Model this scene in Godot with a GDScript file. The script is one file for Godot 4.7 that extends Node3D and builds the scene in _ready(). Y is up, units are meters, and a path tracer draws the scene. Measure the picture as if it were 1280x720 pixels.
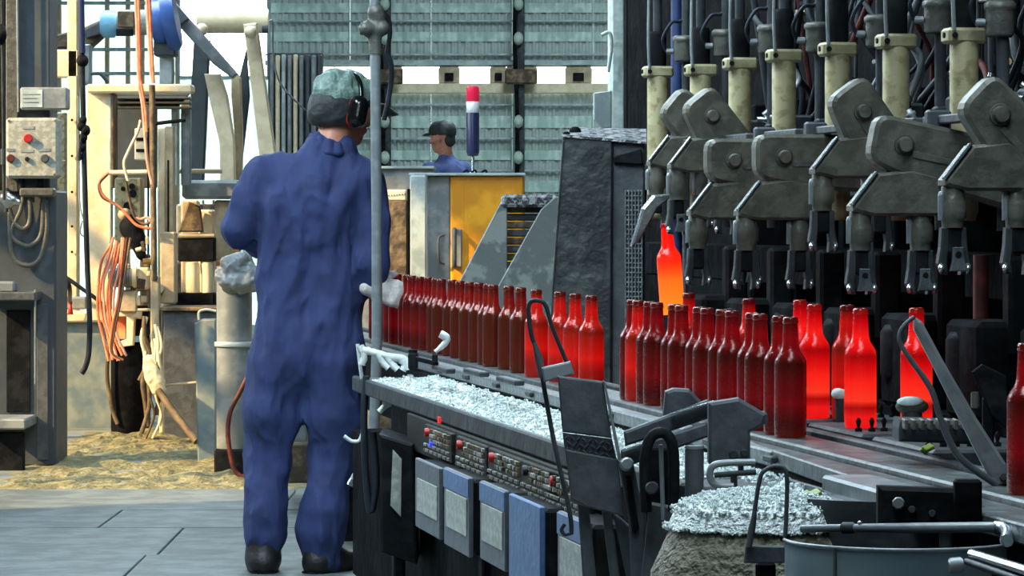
extends Node3D
# A bottle factory: worker in a blue coverall beside a forming machine, red-hot bottles on a conveyor.
const F := 4400.0      # focal length in pixels of the 1280 x 720 frame
const CY := 1.23       # eye height
const HZ := 270.0      # row of the horizon
var U := Vector3(-805.0, 0, -4400.0).normalized()    # along the conveyor, away from the eye
var W := Vector3(4400.0, 0, -805.0).normalized()     # across the conveyor, into the machine
var O := Vector3(0.544, 0, -7.04)                    # foot of the near bottle of the row
var M := {}
var used := {}
var rng := RandomNumberGenerator.new()
var bumps := {}
const ORD := ["first", "second", "third", "fourth", "fifth", "sixth", "seventh", "eighth", "ninth", "tenth", "eleventh", "twelfth", "thirteenth", "fourteenth", "fifteenth", "sixteenth", "seventeenth", "eighteenth", "nineteenth", "twentieth", "twenty-first", "twenty-second", "twenty-third", "twenty-fourth"]

# ---------------------------------------------------------------- places
func P(px: float, py: float, d: float) -> Vector3:
	return Vector3((px - 640.0) / F * d, CY - (py - HZ) / F * d, -d)

func B(u: float, w: float, y: float) -> Vector3:
	return Vector3(O.x, y, O.z) + U * u + W * w

func DW(px: float, w: float) -> float:
	return (O.dot(W) + w) / (W.x * (px - 640.0) / F - W.z)

func PW(px: float, py: float, w: float) -> Vector3:
	return P(px, py, DW(px, w))

func UW(px: float, w: float) -> float:
	return (P(px, HZ, DW(px, w)) - O).dot(U)

func YW(px: float, py: float, w: float) -> float:
	return PW(px, py, w).y

# ---------------------------------------------------------------- mesh builder
class Mb:
	var v := PackedVector3Array()
	var n := PackedVector3Array()
	var t := PackedVector2Array()
	var has_uv := false

	func tri(a: Vector3, b: Vector3, c: Vector3, na: Vector3, nb: Vector3, nc: Vector3) -> void:
		var g := (b - a).cross(c - a)
		if g.dot(na + nb + nc) > 0.0:
			v.append_array([a, c, b])
			n.append_array([na, nc, nb])
		else:
			v.append_array([a, b, c])
			n.append_array([na, nb, nc])

	func flat(a: Vector3, b: Vector3, c: Vector3, out: Vector3) -> void:
		var g := (b - a).cross(c - a)
		if g.length_squared() < 1e-18:
			return
		g = g.normalized()
		if g.dot(out) < 0.0:
			g = -g
		tri(a, b, c, g, g, g)

	func quad(a: Vector3, b: Vector3, c: Vector3, d: Vector3, out: Vector3) -> void:
		flat(a, b, c, out)
		flat(a, c, d, out)

	func box(x: Transform3D, size: Vector3, bev := 0.004) -> Mb:
		var h := size * 0.5
		var e: float = minf(bev, minf(h.x, minf(h.y, h.z)) * 0.45)
		for ax in 3:
			var b := (ax + 1) % 3
			var c := (ax + 2) % 3
			for s in [-1.0, 1.0]:
				var q: Array[Vector3] = []
				for k in [[-1, -1], [1, -1], [1, 1], [-1, 1]]:
					var p := Vector3.ZERO
					p[ax] = s * h[ax]
					p[b] = k[0] * (h[b] - e)
					p[c] = k[1] * (h[c] - e)
					q.append(x * p)
				var o := Vector3.ZERO
				o[ax] = s
				quad(q[0], q[1], q[2], q[3], x.basis * o)
			for s1 in [-1.0, 1.0]:
				for s2 in [-1.0, 1.0]:
					var q2: Array[Vector3] = []
					for k2 in [[0, -1], [0, 1], [1, 1], [1, -1]]:
						var p2 := Vector3.ZERO
						p2[ax] = k2[1] * (h[ax] - e)
						p2[b] = s1 * (h[b] - (e if k2[0] == 0 else 0.0))
						p2[c] = s2 * (h[c] - (0.0 if k2[0] == 0 else e))
						q2.append(x * p2)
					var o2 := Vector3.ZERO
					o2[b] = s1
					o2[c] = s2
					quad(q2[0], q2[1], q2[2], q2[3], x.basis * o2)
		for sx in [-1.0, 1.0]:
			for sy in [-1.0, 1.0]:
				for sz in [-1.0, 1.0]:
					flat(x * Vector3(sx * h.x, sy * (h.y - e), sz * (h.z - e)), x * Vector3(sx * (h.x - e), sy * h.y, sz * (h.z - e)), x * Vector3(sx * (h.x - e), sy * (h.y - e), sz * h.z), x.basis * Vector3(sx, sy, sz))
		return self

	# radius: a number or one per point
	func tube(pts: Array, radius, sides := 10, caps := true) -> Mb:
		var up := Vector3(0.31, 0.87, 0.38)
		var rings := []
		var norms := []
		var dirs := []
		for i in pts.size():
			var a: Vector3 = pts[maxi(i - 1, 0)]
			var b: Vector3 = pts[mini(i + 1, pts.size() - 1)]
			var dir := (b - a).normalized()
			var side := up.cross(dir)
			if side.length() < 0.05:
				side = Vector3.RIGHT.cross(dir)
			side = side.normalized()
			up = dir.cross(side).normalized()
			var r: float = radius[i] if radius is Array else radius
			var ring := []
			var nn := []
			for k in sides:
				var an := TAU * k / sides
				var o := side * cos(an) + up * sin(an)
				ring.append(pts[i] + o * r)
				nn.append(o)
			rings.append(ring)
			norms.append(nn)
			dirs.append(dir)
		for i in pts.size() - 1:
			for k in sides:
				var k2 := (k + 1) % sides
				tri(rings[i][k], rings[i][k2], rings[i + 1][k2], norms[i][k], norms[i][k2], norms[i + 1][k2])
				tri(rings[i][k], rings[i + 1][k2], rings[i + 1][k], norms[i][k], norms[i + 1][k2], norms[i + 1][k])
		if caps:
			for e in [0, pts.size() - 1]:
				var o2: Vector3 = -dirs[0] if e == 0 else dirs[e]
				for k in range(1, sides - 1):
					tri(rings[e][0], rings[e][k], rings[e][k + 1], o2, o2, o2)
		return self

	# profile of Vector2(radius, height) turned about y
	func lathe(x: Transform3D, prof: Array, sides := 20, smooth := true) -> Mb:
		has_uv = true
		while t.size() < v.size():
			t.append(Vector2.ZERO)
		var hmax := 0.0001
		for p in prof:
			hmax = maxf(hmax, p.y)
		var pn := []
		for i in prof.size():
			var a: Vector2 = prof[maxi(i - 1, 0)]
			var b: Vector2 = prof[mini(i + 1, prof.size() - 1)]
			var dd := (b - a)
			pn.append(Vector2(dd.y, -dd.x).normalized())
		for i in prof.size() - 1:
			var p0: Vector2 = prof[i]
			var p1: Vector2 = prof[i + 1]
			var d2 := p1 - p0
			if d2.length() < 1e-7:
				continue
			var fn := Vector2(d2.y, -d2.x).normalized()
			var n0: Vector2 = pn[i] if smooth and pn[i].dot(fn) > 0.6 else fn
			var n1: Vector2 = pn[i + 1] if smooth and pn[i + 1].dot(fn) > 0.6 else fn
			for k in sides:
				var a0 := TAU * k / sides
				var a1 := TAU * (k + 1) / sides
				var c0 := Vector3(cos(a0), 0, sin(a0))
				var c1 := Vector3(cos(a1), 0, sin(a1))
				var y := Vector3.UP
				var A := x * (c0 * p0.x + y * p0.y)
				var Bq := x * (c1 * p0.x + y * p0.y)
				var C := x * (c1 * p1.x + y * p1.y)
				var D := x * (c0 * p1.x + y * p1.y)
				var nA := (x.basis * (c0 * n0.x + y * n0.y)).normalized()
				var nB := (x.basis * (c1 * n0.x + y * n0.y)).normalized()
				var nC := (x.basis * (c1 * n1.x + y * n1.y)).normalized()
				var nD := (x.basis * (c0 * n1.x + y * n1.y)).normalized()
				if p0.x > 1e-6:
					tri(A, Bq, C, nA, nB, nC)
					var ua := Vector2(float(k) / sides, 1.0 - p0.y / hmax)
					var uc := Vector2(float(k + 1) / sides, 1.0 - p1.y / hmax)
					var swapped := v[v.size() - 2] == C
					t.append(ua)
					if swapped:
						t.append(uc)
						t.append(Vector2(uc.x, ua.y))
					else:
						t.append(Vector2(uc.x, ua.y))
						t.append(uc)
				if p1.x > 1e-6:
					tri(A, C, D, nA, nC, nD)
					var ua2 := Vector2(float(k) / sides, 1.0 - p0.y / hmax)
					var uc2 := Vector2(float(k + 1) / sides, 1.0 - p1.y / hmax)
					var sw2 := v[v.size() - 2] == D
					t.append(ua2)
					if sw2:
						t.append(Vector2(ua2.x, uc2.y))
						t.append(uc2)
					else:
						t.append(uc2)
						t.append(Vector2(ua2.x, uc2.y))
		return self

	func cyl(a: Vector3, b: Vector3, r: float, sides := 14, bev := 0.0) -> Mb:
		if bev <= 0.0:
			return tube([a, b], r, sides)
		var d := (b - a).normalized() * bev
		return tube([a, a + d * 0.001, a + d, b - d, b - d * 0.001, b], [r - bev, r - bev, r, r, r - bev, r - bev], sides)

	# a polygon in the x-y plane of x, from z = 0 to z = depth, with chamfered rims
	func extrude(x: Transform3D, poly: PackedVector2Array, depth: float, bev := 0.0) -> Mb:
		var p := poly
		if Geometry2D.is_polygon_clockwise(p):
			p = p.duplicate()
			p.reverse()
		var inner := p
		if bev > 0.0:
			inner = PackedVector2Array()
			for i in p.size():
				var a := p[(i + p.size() - 1) % p.size()]
				var b := p[i]
				var c := p[(i + 1) % p.size()]
				var e0 := (b - a).normalized()
				var e1 := (c - b).normalized()
				var m := (Vector2(-e0.y, e0.x) + Vector2(-e1.y, e1.x))
				var l := maxf(m.length_squared() * 0.5, 0.35)
				inner.append(b + m / l * bev)
		var idx := Geometry2D.triangulate_polygon(inner)
		for side in 2:
			var z := 0.0 if side == 0 else depth
			var o := x.basis * Vector3(0, 0, -1 if side == 0 else 1)
			for i in range(0, idx.size(), 3):
				flat(x * Vector3(inner[idx[i]].x, inner[idx[i]].y, z), x * Vector3(inner[idx[i + 1]].x, inner[idx[i + 1]].y, z), x * Vector3(inner[idx[i + 2]].x, inner[idx[i + 2]].y, z), o)
		for i in p.size():
			var j := (i + 1) % p.size()
			var e := (p[j] - p[i]).normalized()
			var o2 := x.basis * Vector3(e.y, -e.x, 0)
			var zb := bev
			quad(x * Vector3(p[i].x, p[i].y, zb), x * Vector3(p[j].x, p[j].y, zb), x * Vector3(p[j].x, p[j].y, depth - zb), x * Vector3(p[i].x, p[i].y, depth - zb), o2)
			if bev > 0.0:
				quad(x * Vector3(p[i].x, p[i].y, zb), x * Vector3(p[j].x, p[j].y, zb), x * Vector3(inner[j].x, inner[j].y, 0), x * Vector3(inner[i].x, inner[i].y, 0), o2 - x.basis * Vector3(0, 0, 1))
				quad(x * Vector3(p[i].x, p[i].y, depth - zb), x * Vector3(p[j].x, p[j].y, depth - zb), x * Vector3(inner[j].x, inner[j].y, depth), x * Vector3(inner[i].x, inner[i].y, depth), o2 + x.basis * Vector3(0, 0, 1))
		return self

	func ball(c: Vector3, r: Vector3, sides := 12) -> Mb:
		var prof := []
		for i in 9:
			var a := PI * i / 8.0 - PI / 2
			prof.append(Vector2(maxf(cos(a), 0.0), sin(a)))
		prof[0].x = 0.0
		prof[8].x = 0.0
		return lathe(Transform3D(Basis.from_scale(r), c), prof, sides)

	func mesh() -> ArrayMesh:
		var a := []
		a.resize(Mesh.ARRAY_MAX)
		a[Mesh.ARRAY_VERTEX] = v
		a[Mesh.ARRAY_NORMAL] = n
		if has_uv:
			while t.size() < v.size():
				t.append(Vector2.ZERO)
			a[Mesh.ARRAY_TEX_UV] = t
			a[Mesh.ARRAY_TEX_UV2] = t
		var m := ArrayMesh.new()
		m.add_surface_from_arrays(Mesh.PRIMITIVE_TRIANGLES, a)
		return m

func mb() -> Mb:
	return Mb.new()

func at(p: Vector3, b := Basis.IDENTITY) -> Transform3D:
	return Transform3D(b, p)

func beltb() -> Basis:     # x along -U (to the eye), y up, z along -W (out of the machine, to the left)
	return Basis(-U, Vector3.UP, -U.cross(Vector3.UP))

# box between two points with a cross-section; up_hint orients its second axis
func bar(m: Mb, a: Vector3, b: Vector3, wide: float, thick: float, bev := 0.004, hint := Vector3(0, 0, 1)) -> Mb:
	var y := (b - a)
	var l := y.length()
	y = y / l
	var x := y.cross(hint).normalized()
	var z := x.cross(y).normalized()
	return m.box(Transform3D(Basis(x, y, z), (a + b) * 0.5), Vector3(wide, l, thick), bev)

# box whose front face covers a rectangle of the view at depth d and reaches back by thick
func pbox(m: Mb, x0: float, y0: float, x1: float, y1: float, d: float, thick: float, bev := 0.006) -> Mb:
	var a := P(x0, y0, d)
	var b := P(x1, y1, d)
	return m.box(at((a + b) * 0.5 + Vector3(0, 0, -thick * 0.5)), Vector3(absf(b.x - a.x), absf(a.y - b.y), thick), bev)

# polygon given in view pixels at depth d, built as a plate that reaches back by thick
func pplate(m: Mb, pts: Array, d: float, thick: float, bev := 0.004) -> Mb:
	var poly := PackedVector2Array()
	for q in pts:
		var p := P(q[0], q[1], d)
		poly.append(Vector2(p.x, p.y))
	return m.extrude(at(Vector3(0, 0, -d - thick)), poly, thick, bev)

func curve(pts: Array, steps := 6) -> Array:
	var out := []
	for i in pts.size() - 1:
		var p0: Vector3 = pts[maxi(i - 1, 0)]
		var p1: Vector3 = pts[i]
		var p2: Vector3 = pts[i + 1]
		var p3: Vector3 = pts[mini(i + 2, pts.size() - 1)]
		for k in steps:
			out.append(p1.cubic_interpolate(p2, p0, p3, float(k) / steps))
	out.append(pts[pts.size() - 1])
	return out

func pcurve(px: Array, steps := 6) -> Array:      # [[x, y, depth], ...]
	var pts := []
	for q in px:
		pts.append(P(q[0], q[1], q[2]))
	return curve(pts, steps)

# ---------------------------------------------------------------- objects
func emit(called: String, m: Mb, material: Material, parent: Node = self) -> MeshInstance3D:
	var o := MeshInstance3D.new()
	o.name = numbered(called) if parent == self else called
	o.mesh = m.mesh()
	o.material_override = material
	parent.add_child(o, true)
	return o

func numbered(called: String) -> String:
	if not used.has(called):
		used[called] = 0
		return called
	used[called] += 1
	return "%s_%03d" % [called, used[called]]

func thing(called: String) -> Node3D:
	var o := Node3D.new()
	o.name = numbered(called)
	add_child(o)
	return o

func bounds(o: Node3D, off := Vector3.ZERO) -> AABB:
	var r := AABB()
	var first := true
	if o is MeshInstance3D:
		r = o.mesh.get_aabb()
		r.position += off
		first = false
	for c in o.get_children():
		if c is MeshInstance3D:
			var b := bounds(c, off + c.position)
			r = b if first else r.merge(b)
			first = false
	return r

# names the thing and moves its origin to its base
func fin(o: Node3D, label: String, category: String, group := "", kind := "") -> Node3D:
	var b := bounds(o)
	var base := Vector3(b.position.x + b.size.x * 0.5, b.position.y, b.position.z + b.size.z * 0.5)
	if o is MeshInstance3D:
		o.mesh = shifted(o.mesh, -base)
	for c in o.get_children():
		c.position -= base
	o.position = base
	o.set_meta("label", label)
	o.set_meta("category", category)
	if group:
		o.set_meta("group", group)
	if kind:
		o.set_meta("kind", kind)
	return o

func shifted(m: Mesh, by: Vector3) -> ArrayMesh:
	var a := m.surface_get_arrays(0)
	var v: PackedVector3Array = a[Mesh.ARRAY_VERTEX]
	for i in v.size():
		v[i] += by
	a[Mesh.ARRAY_VERTEX] = v
	var r := ArrayMesh.new()
	r.add_surface_from_arrays(Mesh.PRIMITIVE_TRIANGLES, a)
	return r

func one(called: String, m: Mb, material: Material, label: String, category: String, group := "", kind := "") -> Node3D:
	return fin(emit(called, m, material), label, category, group, kind)

func struct(called: String, m: Mb, material: Material, parent: Node = self) -> MeshInstance3D:
	var o := emit(called, m, material, parent)
	if parent == self:
		o.set_meta("kind", "structure")
	return o

func copy(o: Node3D, called: String, x: Transform3D, label: String) -> Node3D:
	var c: Node3D = o.duplicate()
	c.name = numbered(called)
	add_child(c)
	c.transform = x
	c.set_meta("label", label)
	return c

# ---------------------------------------------------------------- materials
func noise_tex(c1: Color, c2: Color, freq: float, lo: float, hi: float, seed_: int, size := 256) -> NoiseTexture2D:
	var nz := FastNoiseLite.new()
	nz.seed = seed_
	nz.frequency = freq
	nz.noise_type = FastNoiseLite.TYPE_SIMPLEX_SMOOTH
	nz.fractal_octaves = 5
	nz.fractal_gain = 0.6
	var t := NoiseTexture2D.new()
	t.width = size
	t.height = size
	t.seamless = true
	t.noise = nz
	var g := Gradient.new()
	g.offsets = PackedFloat32Array([lo, hi])
	g.colors = PackedColorArray([c1, c2])
	t.color_ramp = g
	return t

func bump_tex(freq: float) -> NoiseTexture2D:
	var key := str(freq)
	if not bumps.has(key):
		bumps[key] = noise_tex(Color.BLACK, Color.WHITE, freq, 0.2, 0.8, 77)
	return bumps[key]

func rgb(r: int, g: int, b: int) -> Color:
	return Color(r / 255.0, g / 255.0, b / 255.0)

# a grimy surface: c1 worn into c2 by noise; tile is the size in metres of one repeat
func mat(called: String, c1: Color, c2: Color, rough: float, metal := 0.0, tile := 0.6, bump := 0.0, lo := 0.35, hi := 0.7, freq := 0.012) -> StandardMaterial3D:
	var m := StandardMaterial3D.new()
	m.resource_name = called
	m.albedo_texture = noise_tex(c1, c2, freq, lo, hi, M.size() * 7 + 3)
	m.roughness = rough
	m.metallic = metal
	m.uv1_triplanar = true
	m.uv1_scale = Vector3.ONE / tile
	if bump > 0.0:
		m.heightmap_enabled = true
		m.heightmap_texture = bump_tex(0.03)
		m.heightmap_scale = bump
	M[called] = m
	return m

func plain(called: String, c: Color, rough: float, metal := 0.0) -> StandardMaterial3D:
	var m := StandardMaterial3D.new()
	m.resource_name = called
	m.albedo_color = c
	m.roughness = rough
	m.metallic = metal
	M[called] = m
	return m

func glow(called: String, c: Color, e: Color, energy: float, rough := 0.3) -> StandardMaterial3D:
	var m := plain(called, c, rough)
	m.emission_enabled = true
	m.emission = e
	m.emission_energy_multiplier = energy
	return m

func hot_glass(called: String, base: Color, stops: Array, cols: Array, energy: float) -> StandardMaterial3D:
	var m := plain(called, base, 0.12)
	m.metallic = 0.4
	m.metallic_specular = 0.45
	m.clearcoat_enabled = true
	m.clearcoat = 0.12
	m.clearcoat_roughness = 0.05
	m.emission_enabled = true
	m.emission = Color.WHITE
	m.emission_operator = BaseMaterial3D.EMISSION_OP_MULTIPLY
	var g := Gradient.new()
	g.offsets = PackedFloat32Array(stops)
	g.colors = PackedColorArray(cols)
	var t := GradientTexture2D.new()
	t.gradient = g
	t.width = 4
	t.height = 128
	t.fill_from = Vector2(0, 0)
	t.fill_to = Vector2(0, 1)
	m.emission_texture = t
	m.emission_on_uv2 = true
	m.uv1_triplanar = true
	m.uv1_scale = Vector3.ONE / 0.05
	m.heightmap_enabled = true
	m.heightmap_texture = bump_tex(0.02)
	m.heightmap_scale = 0.05
	m.emission_energy_multiplier = energy
	return m

func materials() -> void:
	mat("floor", rgb(92, 100, 100), rgb(114, 124, 122), 0.75, 0.0, 1.4, 0.25)
	mat("plate_floor", rgb(78, 87, 87), rgb(100, 109, 108), 0.6, 0.0, 0.9, 0.2)
	mat("grit", rgb(98, 94, 64), rgb(138, 134, 98), 0.95, 0.0, 0.5, 1.2)
	mat("wall", rgb(120, 124, 122), rgb(150, 154, 150), 0.9, 0.0, 2.0)
	mat("bluewall", rgb(96, 116, 128), rgb(132, 142, 140), 0.85, 0.0, 1.2, 0.2)
	mat("dark_steel", rgb(46, 50, 53), rgb(64, 69, 72), 0.5, 0.1, 0.5, 0.15)
	mat("slate", rgb(54, 63, 70), rgb(64, 73, 80), 0.55, 0.1, 0.8, 0.1)
	mat("black", rgb(22, 24, 26), rgb(34, 36, 38), 0.55, 0.0, 0.4, 0.15)
	mat("soot", rgb(12, 13, 15), rgb(24, 26, 28), 0.8, 0.0, 0.5, 0.2)
	mat("blue_pipe", rgb(26, 44, 82), rgb(36, 56, 98), 0.5)
	mat("cast", rgb(72, 72, 64), rgb(96, 95, 85), 0.42, 0.15, 0.22, 0.1)
	mat("cast_dark", rgb(72, 74, 69), rgb(92, 92, 85), 0.45, 0.15, 0.2, 0.12)
	mat("grey_steel", rgb(112, 119, 122), rgb(138, 144, 146), 0.38, 0.25, 0.4, 0.08)
	mat("charcoal", rgb(70, 74, 78), rgb(84, 88, 92), 0.5, 0.05, 0.3, 0.1)
	mat("bright_steel", rgb(140, 150, 156), rgb(185, 194, 198), 0.25, 0.85, 0.3, 0.03)
	mat("cream", rgb(214, 198, 162), rgb(228, 214, 182), 0.6, 0.0, 0.5, 0.1)
	mat("beige", rgb(164, 148, 120), rgb(186, 170, 140), 0.6, 0.05, 0.5, 0.1)
	mat("brown_grime", rgb(70, 58, 44), rgb(120, 102, 76), 0.7, 0.1, 0.4, 0.2)
	mat("yellow_barrel", rgb(116, 106, 72), rgb(158, 150, 114), 0.45, 0.0, 0.16, 0.05, 0.22, 0.46)
	mat("collar", rgb(134, 127, 96), rgb(162, 156, 122), 0.5, 0.1, 0.2, 0.06)
	mat("yellow_paint", rgb(196, 130, 8), rgb(226, 158, 20), 0.45, 0.0, 0.8, 0.03)
	mat("pale_panel", rgb(150, 166, 168), rgb(180, 194, 194), 0.5, 0.1, 0.6, 0.05)
	mat("mid_panel", rgb(110, 118, 122), rgb(140, 146, 148), 0.5, 0.2, 0.6, 0.05)
	mat("hopper", rgb(118, 126, 124), rgb(158, 165, 160), 0.5, 0.1, 0.6, 0.1, 0.42, 0.56)
	mat("speckle", rgb(70, 72, 76), rgb(190, 194, 196), 0.7, 0.0, 0.12, 0.4, 0.4, 0.6)
	mat("dark_box", rgb(46, 50, 51), rgb(72, 78, 78), 0.5, 0.3, 0.6, 0.25, 0.42, 0.75)
	mat("white_paint", rgb(186, 204, 200), rgb(222, 234, 228), 0.7, 0.0, 0.4, 0.15)
	mat("coverall", rgb(34, 46, 88), rgb(40, 54, 100), 0.8, 0.0, 0.5, 0.06)
	mat("navy_shirt", rgb(58, 72, 122), rgb(66, 82, 134), 0.85, 0.0, 0.5, 0.1)
	mat("cap_sheen", rgb(92, 116, 108), rgb(120, 146, 136), 0.45, 0.0, 0.1, 0.15)  # sheen on the cap top, put into a lighter colour
	mat("cap_cloth", rgb(26, 30, 32), rgb(36, 42, 43), 0.6, 0.0, 0.2, 0.1)
	mat("glove", rgb(196, 190, 186), rgb(222, 217, 212), 0.9, 0.0, 0.08, 0.1)
	mat("boot", rgb(16, 16, 17), rgb(30, 30, 32), 0.5, 0.0, 0.2, 0.1)
	mat("skin", rgb(170, 112, 90), rgb(188, 128, 104), 0.5, 0.0, 0.1, 0.02)
	mat("cullet", rgb(222, 240, 238), rgb(250, 254, 252), 0.4, 0.0, 0.09, 0.9, 0.25, 0.65, 0.03)
	mat("cullet_dirty", rgb(92, 90, 76), rgb(136, 132, 112), 0.7, 0.0, 0.2, 0.9, 0.3, 0.7, 0.03)
	mat("belt", rgb(60, 65, 67), rgb(92, 99, 99), 0.4, 0.25, 0.25, 0.1)
	mat("blue_cover", rgb(70, 96, 134), rgb(82, 110, 150), 0.5, 0.1, 0.3, 0.1)
	mat("cover", rgb(74, 80, 87), rgb(86, 93, 100), 0.5, 0.05, 0.3, 0.1)
	mat("label_plate", rgb(132, 137, 130), rgb(160, 164, 156), 0.6, 0.05, 0.12, 0.05)
	mat("orange_hose", rgb(196, 96, 60), rgb(226, 140, 96), 0.6)
	mat("pink_hose", rgb(206, 130, 110), rgb(228, 170, 150), 0.6)
	mat("rubber", rgb(24, 28, 34), rgb(40, 46, 54), 0.5)
	mat("white_rag", rgb(176, 184, 182), rgb(222, 228, 226), 0.9)
	mat("blue_motor", rgb(52, 88, 156), rgb(70, 108, 180), 0.4)
	mat("light_blue", rgb(104, 164, 200), rgb(130, 186, 216), 0.45)
	mat("red_rust", rgb(60, 24, 20), rgb(100, 40, 34), 0.6, 0.2, 0.3)
	mat("mesh_grey", rgb(90, 97, 98), rgb(126, 133, 133), 0.5, 0.4, 0.1)
	mat("electronics", rgb(24, 26, 24), rgb(48, 50, 44), 0.5, 0.1, 0.08)
	for q in ["soot", "black", "charcoal", "dark_steel", "rubber", "electronics"]:
		M[q].metallic_specular = 0.12 if q in ["soot", "black"] else 0.28
	plain("red_plastic", rgb(170, 30, 26), 0.4)
	plain("button_black", rgb(20, 20, 20), 0.4)
	plain("brass", rgb(150, 130, 90), 0.3, 0.8)
	plain("nickel", rgb(190, 196, 198), 0.2, 0.9)
	plain("tiny_white", rgb(210, 212, 204), 0.4)
	plain("green_leaf", rgb(120, 150, 40), 0.3)
	plain("navy_plastic", rgb(34, 40, 74), 0.3)
	plain("white_plastic", rgb(225, 228, 235), 0.3)
	plain("visor_black", rgb(14, 16, 16), 0.15)
	plain("hair_dark", rgb(30, 26, 24), 0.6)
	glow("beacon_glow", rgb(200, 30, 70), Color(0.9, 0.1, 0.25), 0.35)
	glow("lamp_blue", rgb(40, 40, 255), Color(0.15, 0.15, 1.0), 1.5)
	glow("lamp_red", rgb(200, 30, 30), Color(1.0, 0.08, 0.06), 0.8)
	var sheet := mat("sheet", rgb(160, 174, 170), rgb(180, 192, 186), 0.5, 0.0, 0.9)
	sheet.backlight_enabled = true
	sheet.backlight = Color(0.035, 0.042, 0.04)
	var clear := mat("clear_sheet", rgb(170, 196, 184), rgb(206, 228, 216), 0.4, 0.0, 0.9)
	clear.backlight_enabled = true
	clear.backlight = Color(0.16, 0.2, 0.185)
	var bright := mat("bright_sheet", rgb(222, 234, 224), rgb(238, 245, 238), 0.5, 0.0, 0.9)
	bright.backlight_enabled = true
	bright.backlight = Color(0.85, 0.95, 0.9)
	glow("lamp_glow", Color(1, 1, 1), Color(0.92, 0.97, 1.0), 4.0)
	glow("window_glow", Color(1, 1, 1), Color(0.92, 1.0, 0.98), 3.0)
	hot_glass("glass_dark", rgb(58, 18, 11), [0.0, 0.12, 0.26, 0.36, 0.48, 0.7, 0.88, 1.0], [Color(0.3, 0.0, 0.03), Color(0.56, 0.01, 0.06), Color(0.5, 0.01, 0.05), Color(0.2, 0.01, 0.01), Color(0.34, 0.01, 0.03), Color(0.46, 0.01, 0.05), Color(0.24, 0.0, 0.02), Color(0.3, 0.05, 0.0)], 0.58)
	hot_glass("glass_cool", rgb(70, 28, 14), [0.0, 0.12, 0.26, 0.36, 0.5, 0.75, 1.0], [Color(0.2, 0.0, 0.02), Color(0.46, 0.01, 0.05), Color(0.42, 0.01, 0.04), Color(0.14, 0.03, 0.01), Color(0.16, 0.01, 0.015), Color(0.22, 0.01, 0.02), Color(0.18, 0.04, 0.0)], 0.8)
	hot_glass("glass_warm", rgb(100, 30, 16), [0.0, 0.1, 0.26, 0.36, 0.42, 0.65, 0.8, 1.0], [Color(0.4, 0.01, 0.02), Color(0.78, 0.02, 0.05), Color(0.72, 0.02, 0.05), Color(0.4, 0.04, 0.02), Color(0.6, 0.02, 0.03), Color(0.85, 0.04, 0.04), Color(0.55, 0.01, 0.03), Color(0.45, 0.02, 0.02)], 0.8)
	hot_glass("glass_hot", rgb(60, 5, 3), [0.0, 0.08, 0.2, 0.3, 0.37, 0.44, 0.6, 0.76, 0.82, 0.9, 1.0], [Color(0.55, 0.01, 0.03), Color(0.8, 0.02, 0.06), Color(0.98, 0.12, 0.1), Color(0.9, 0.06, 0.06), Color(0.62, 0.02, 0.03), Color(0.8, 0.03, 0.05), Color(1.0, 0.14, 0.1), Color(1.0, 0.22, 0.14), Color(0.66, 0.04, 0.04), Color(0.95, 0.1, 0.1), Color(0.92, 0.08, 0.08)], 0.95)
	hot_glass("glass_molten", rgb(120, 20, 4), [0.0, 0.2, 0.4, 0.6, 1.0], [Color(0.9, 0.03, 0.02), Color(1.0, 0.08, 0.05), Color(1.0, 0.16, 0.06), Color(1.0, 0.42, 0.1), Color(1.0, 0.56, 0.14)], 1.15)

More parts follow.
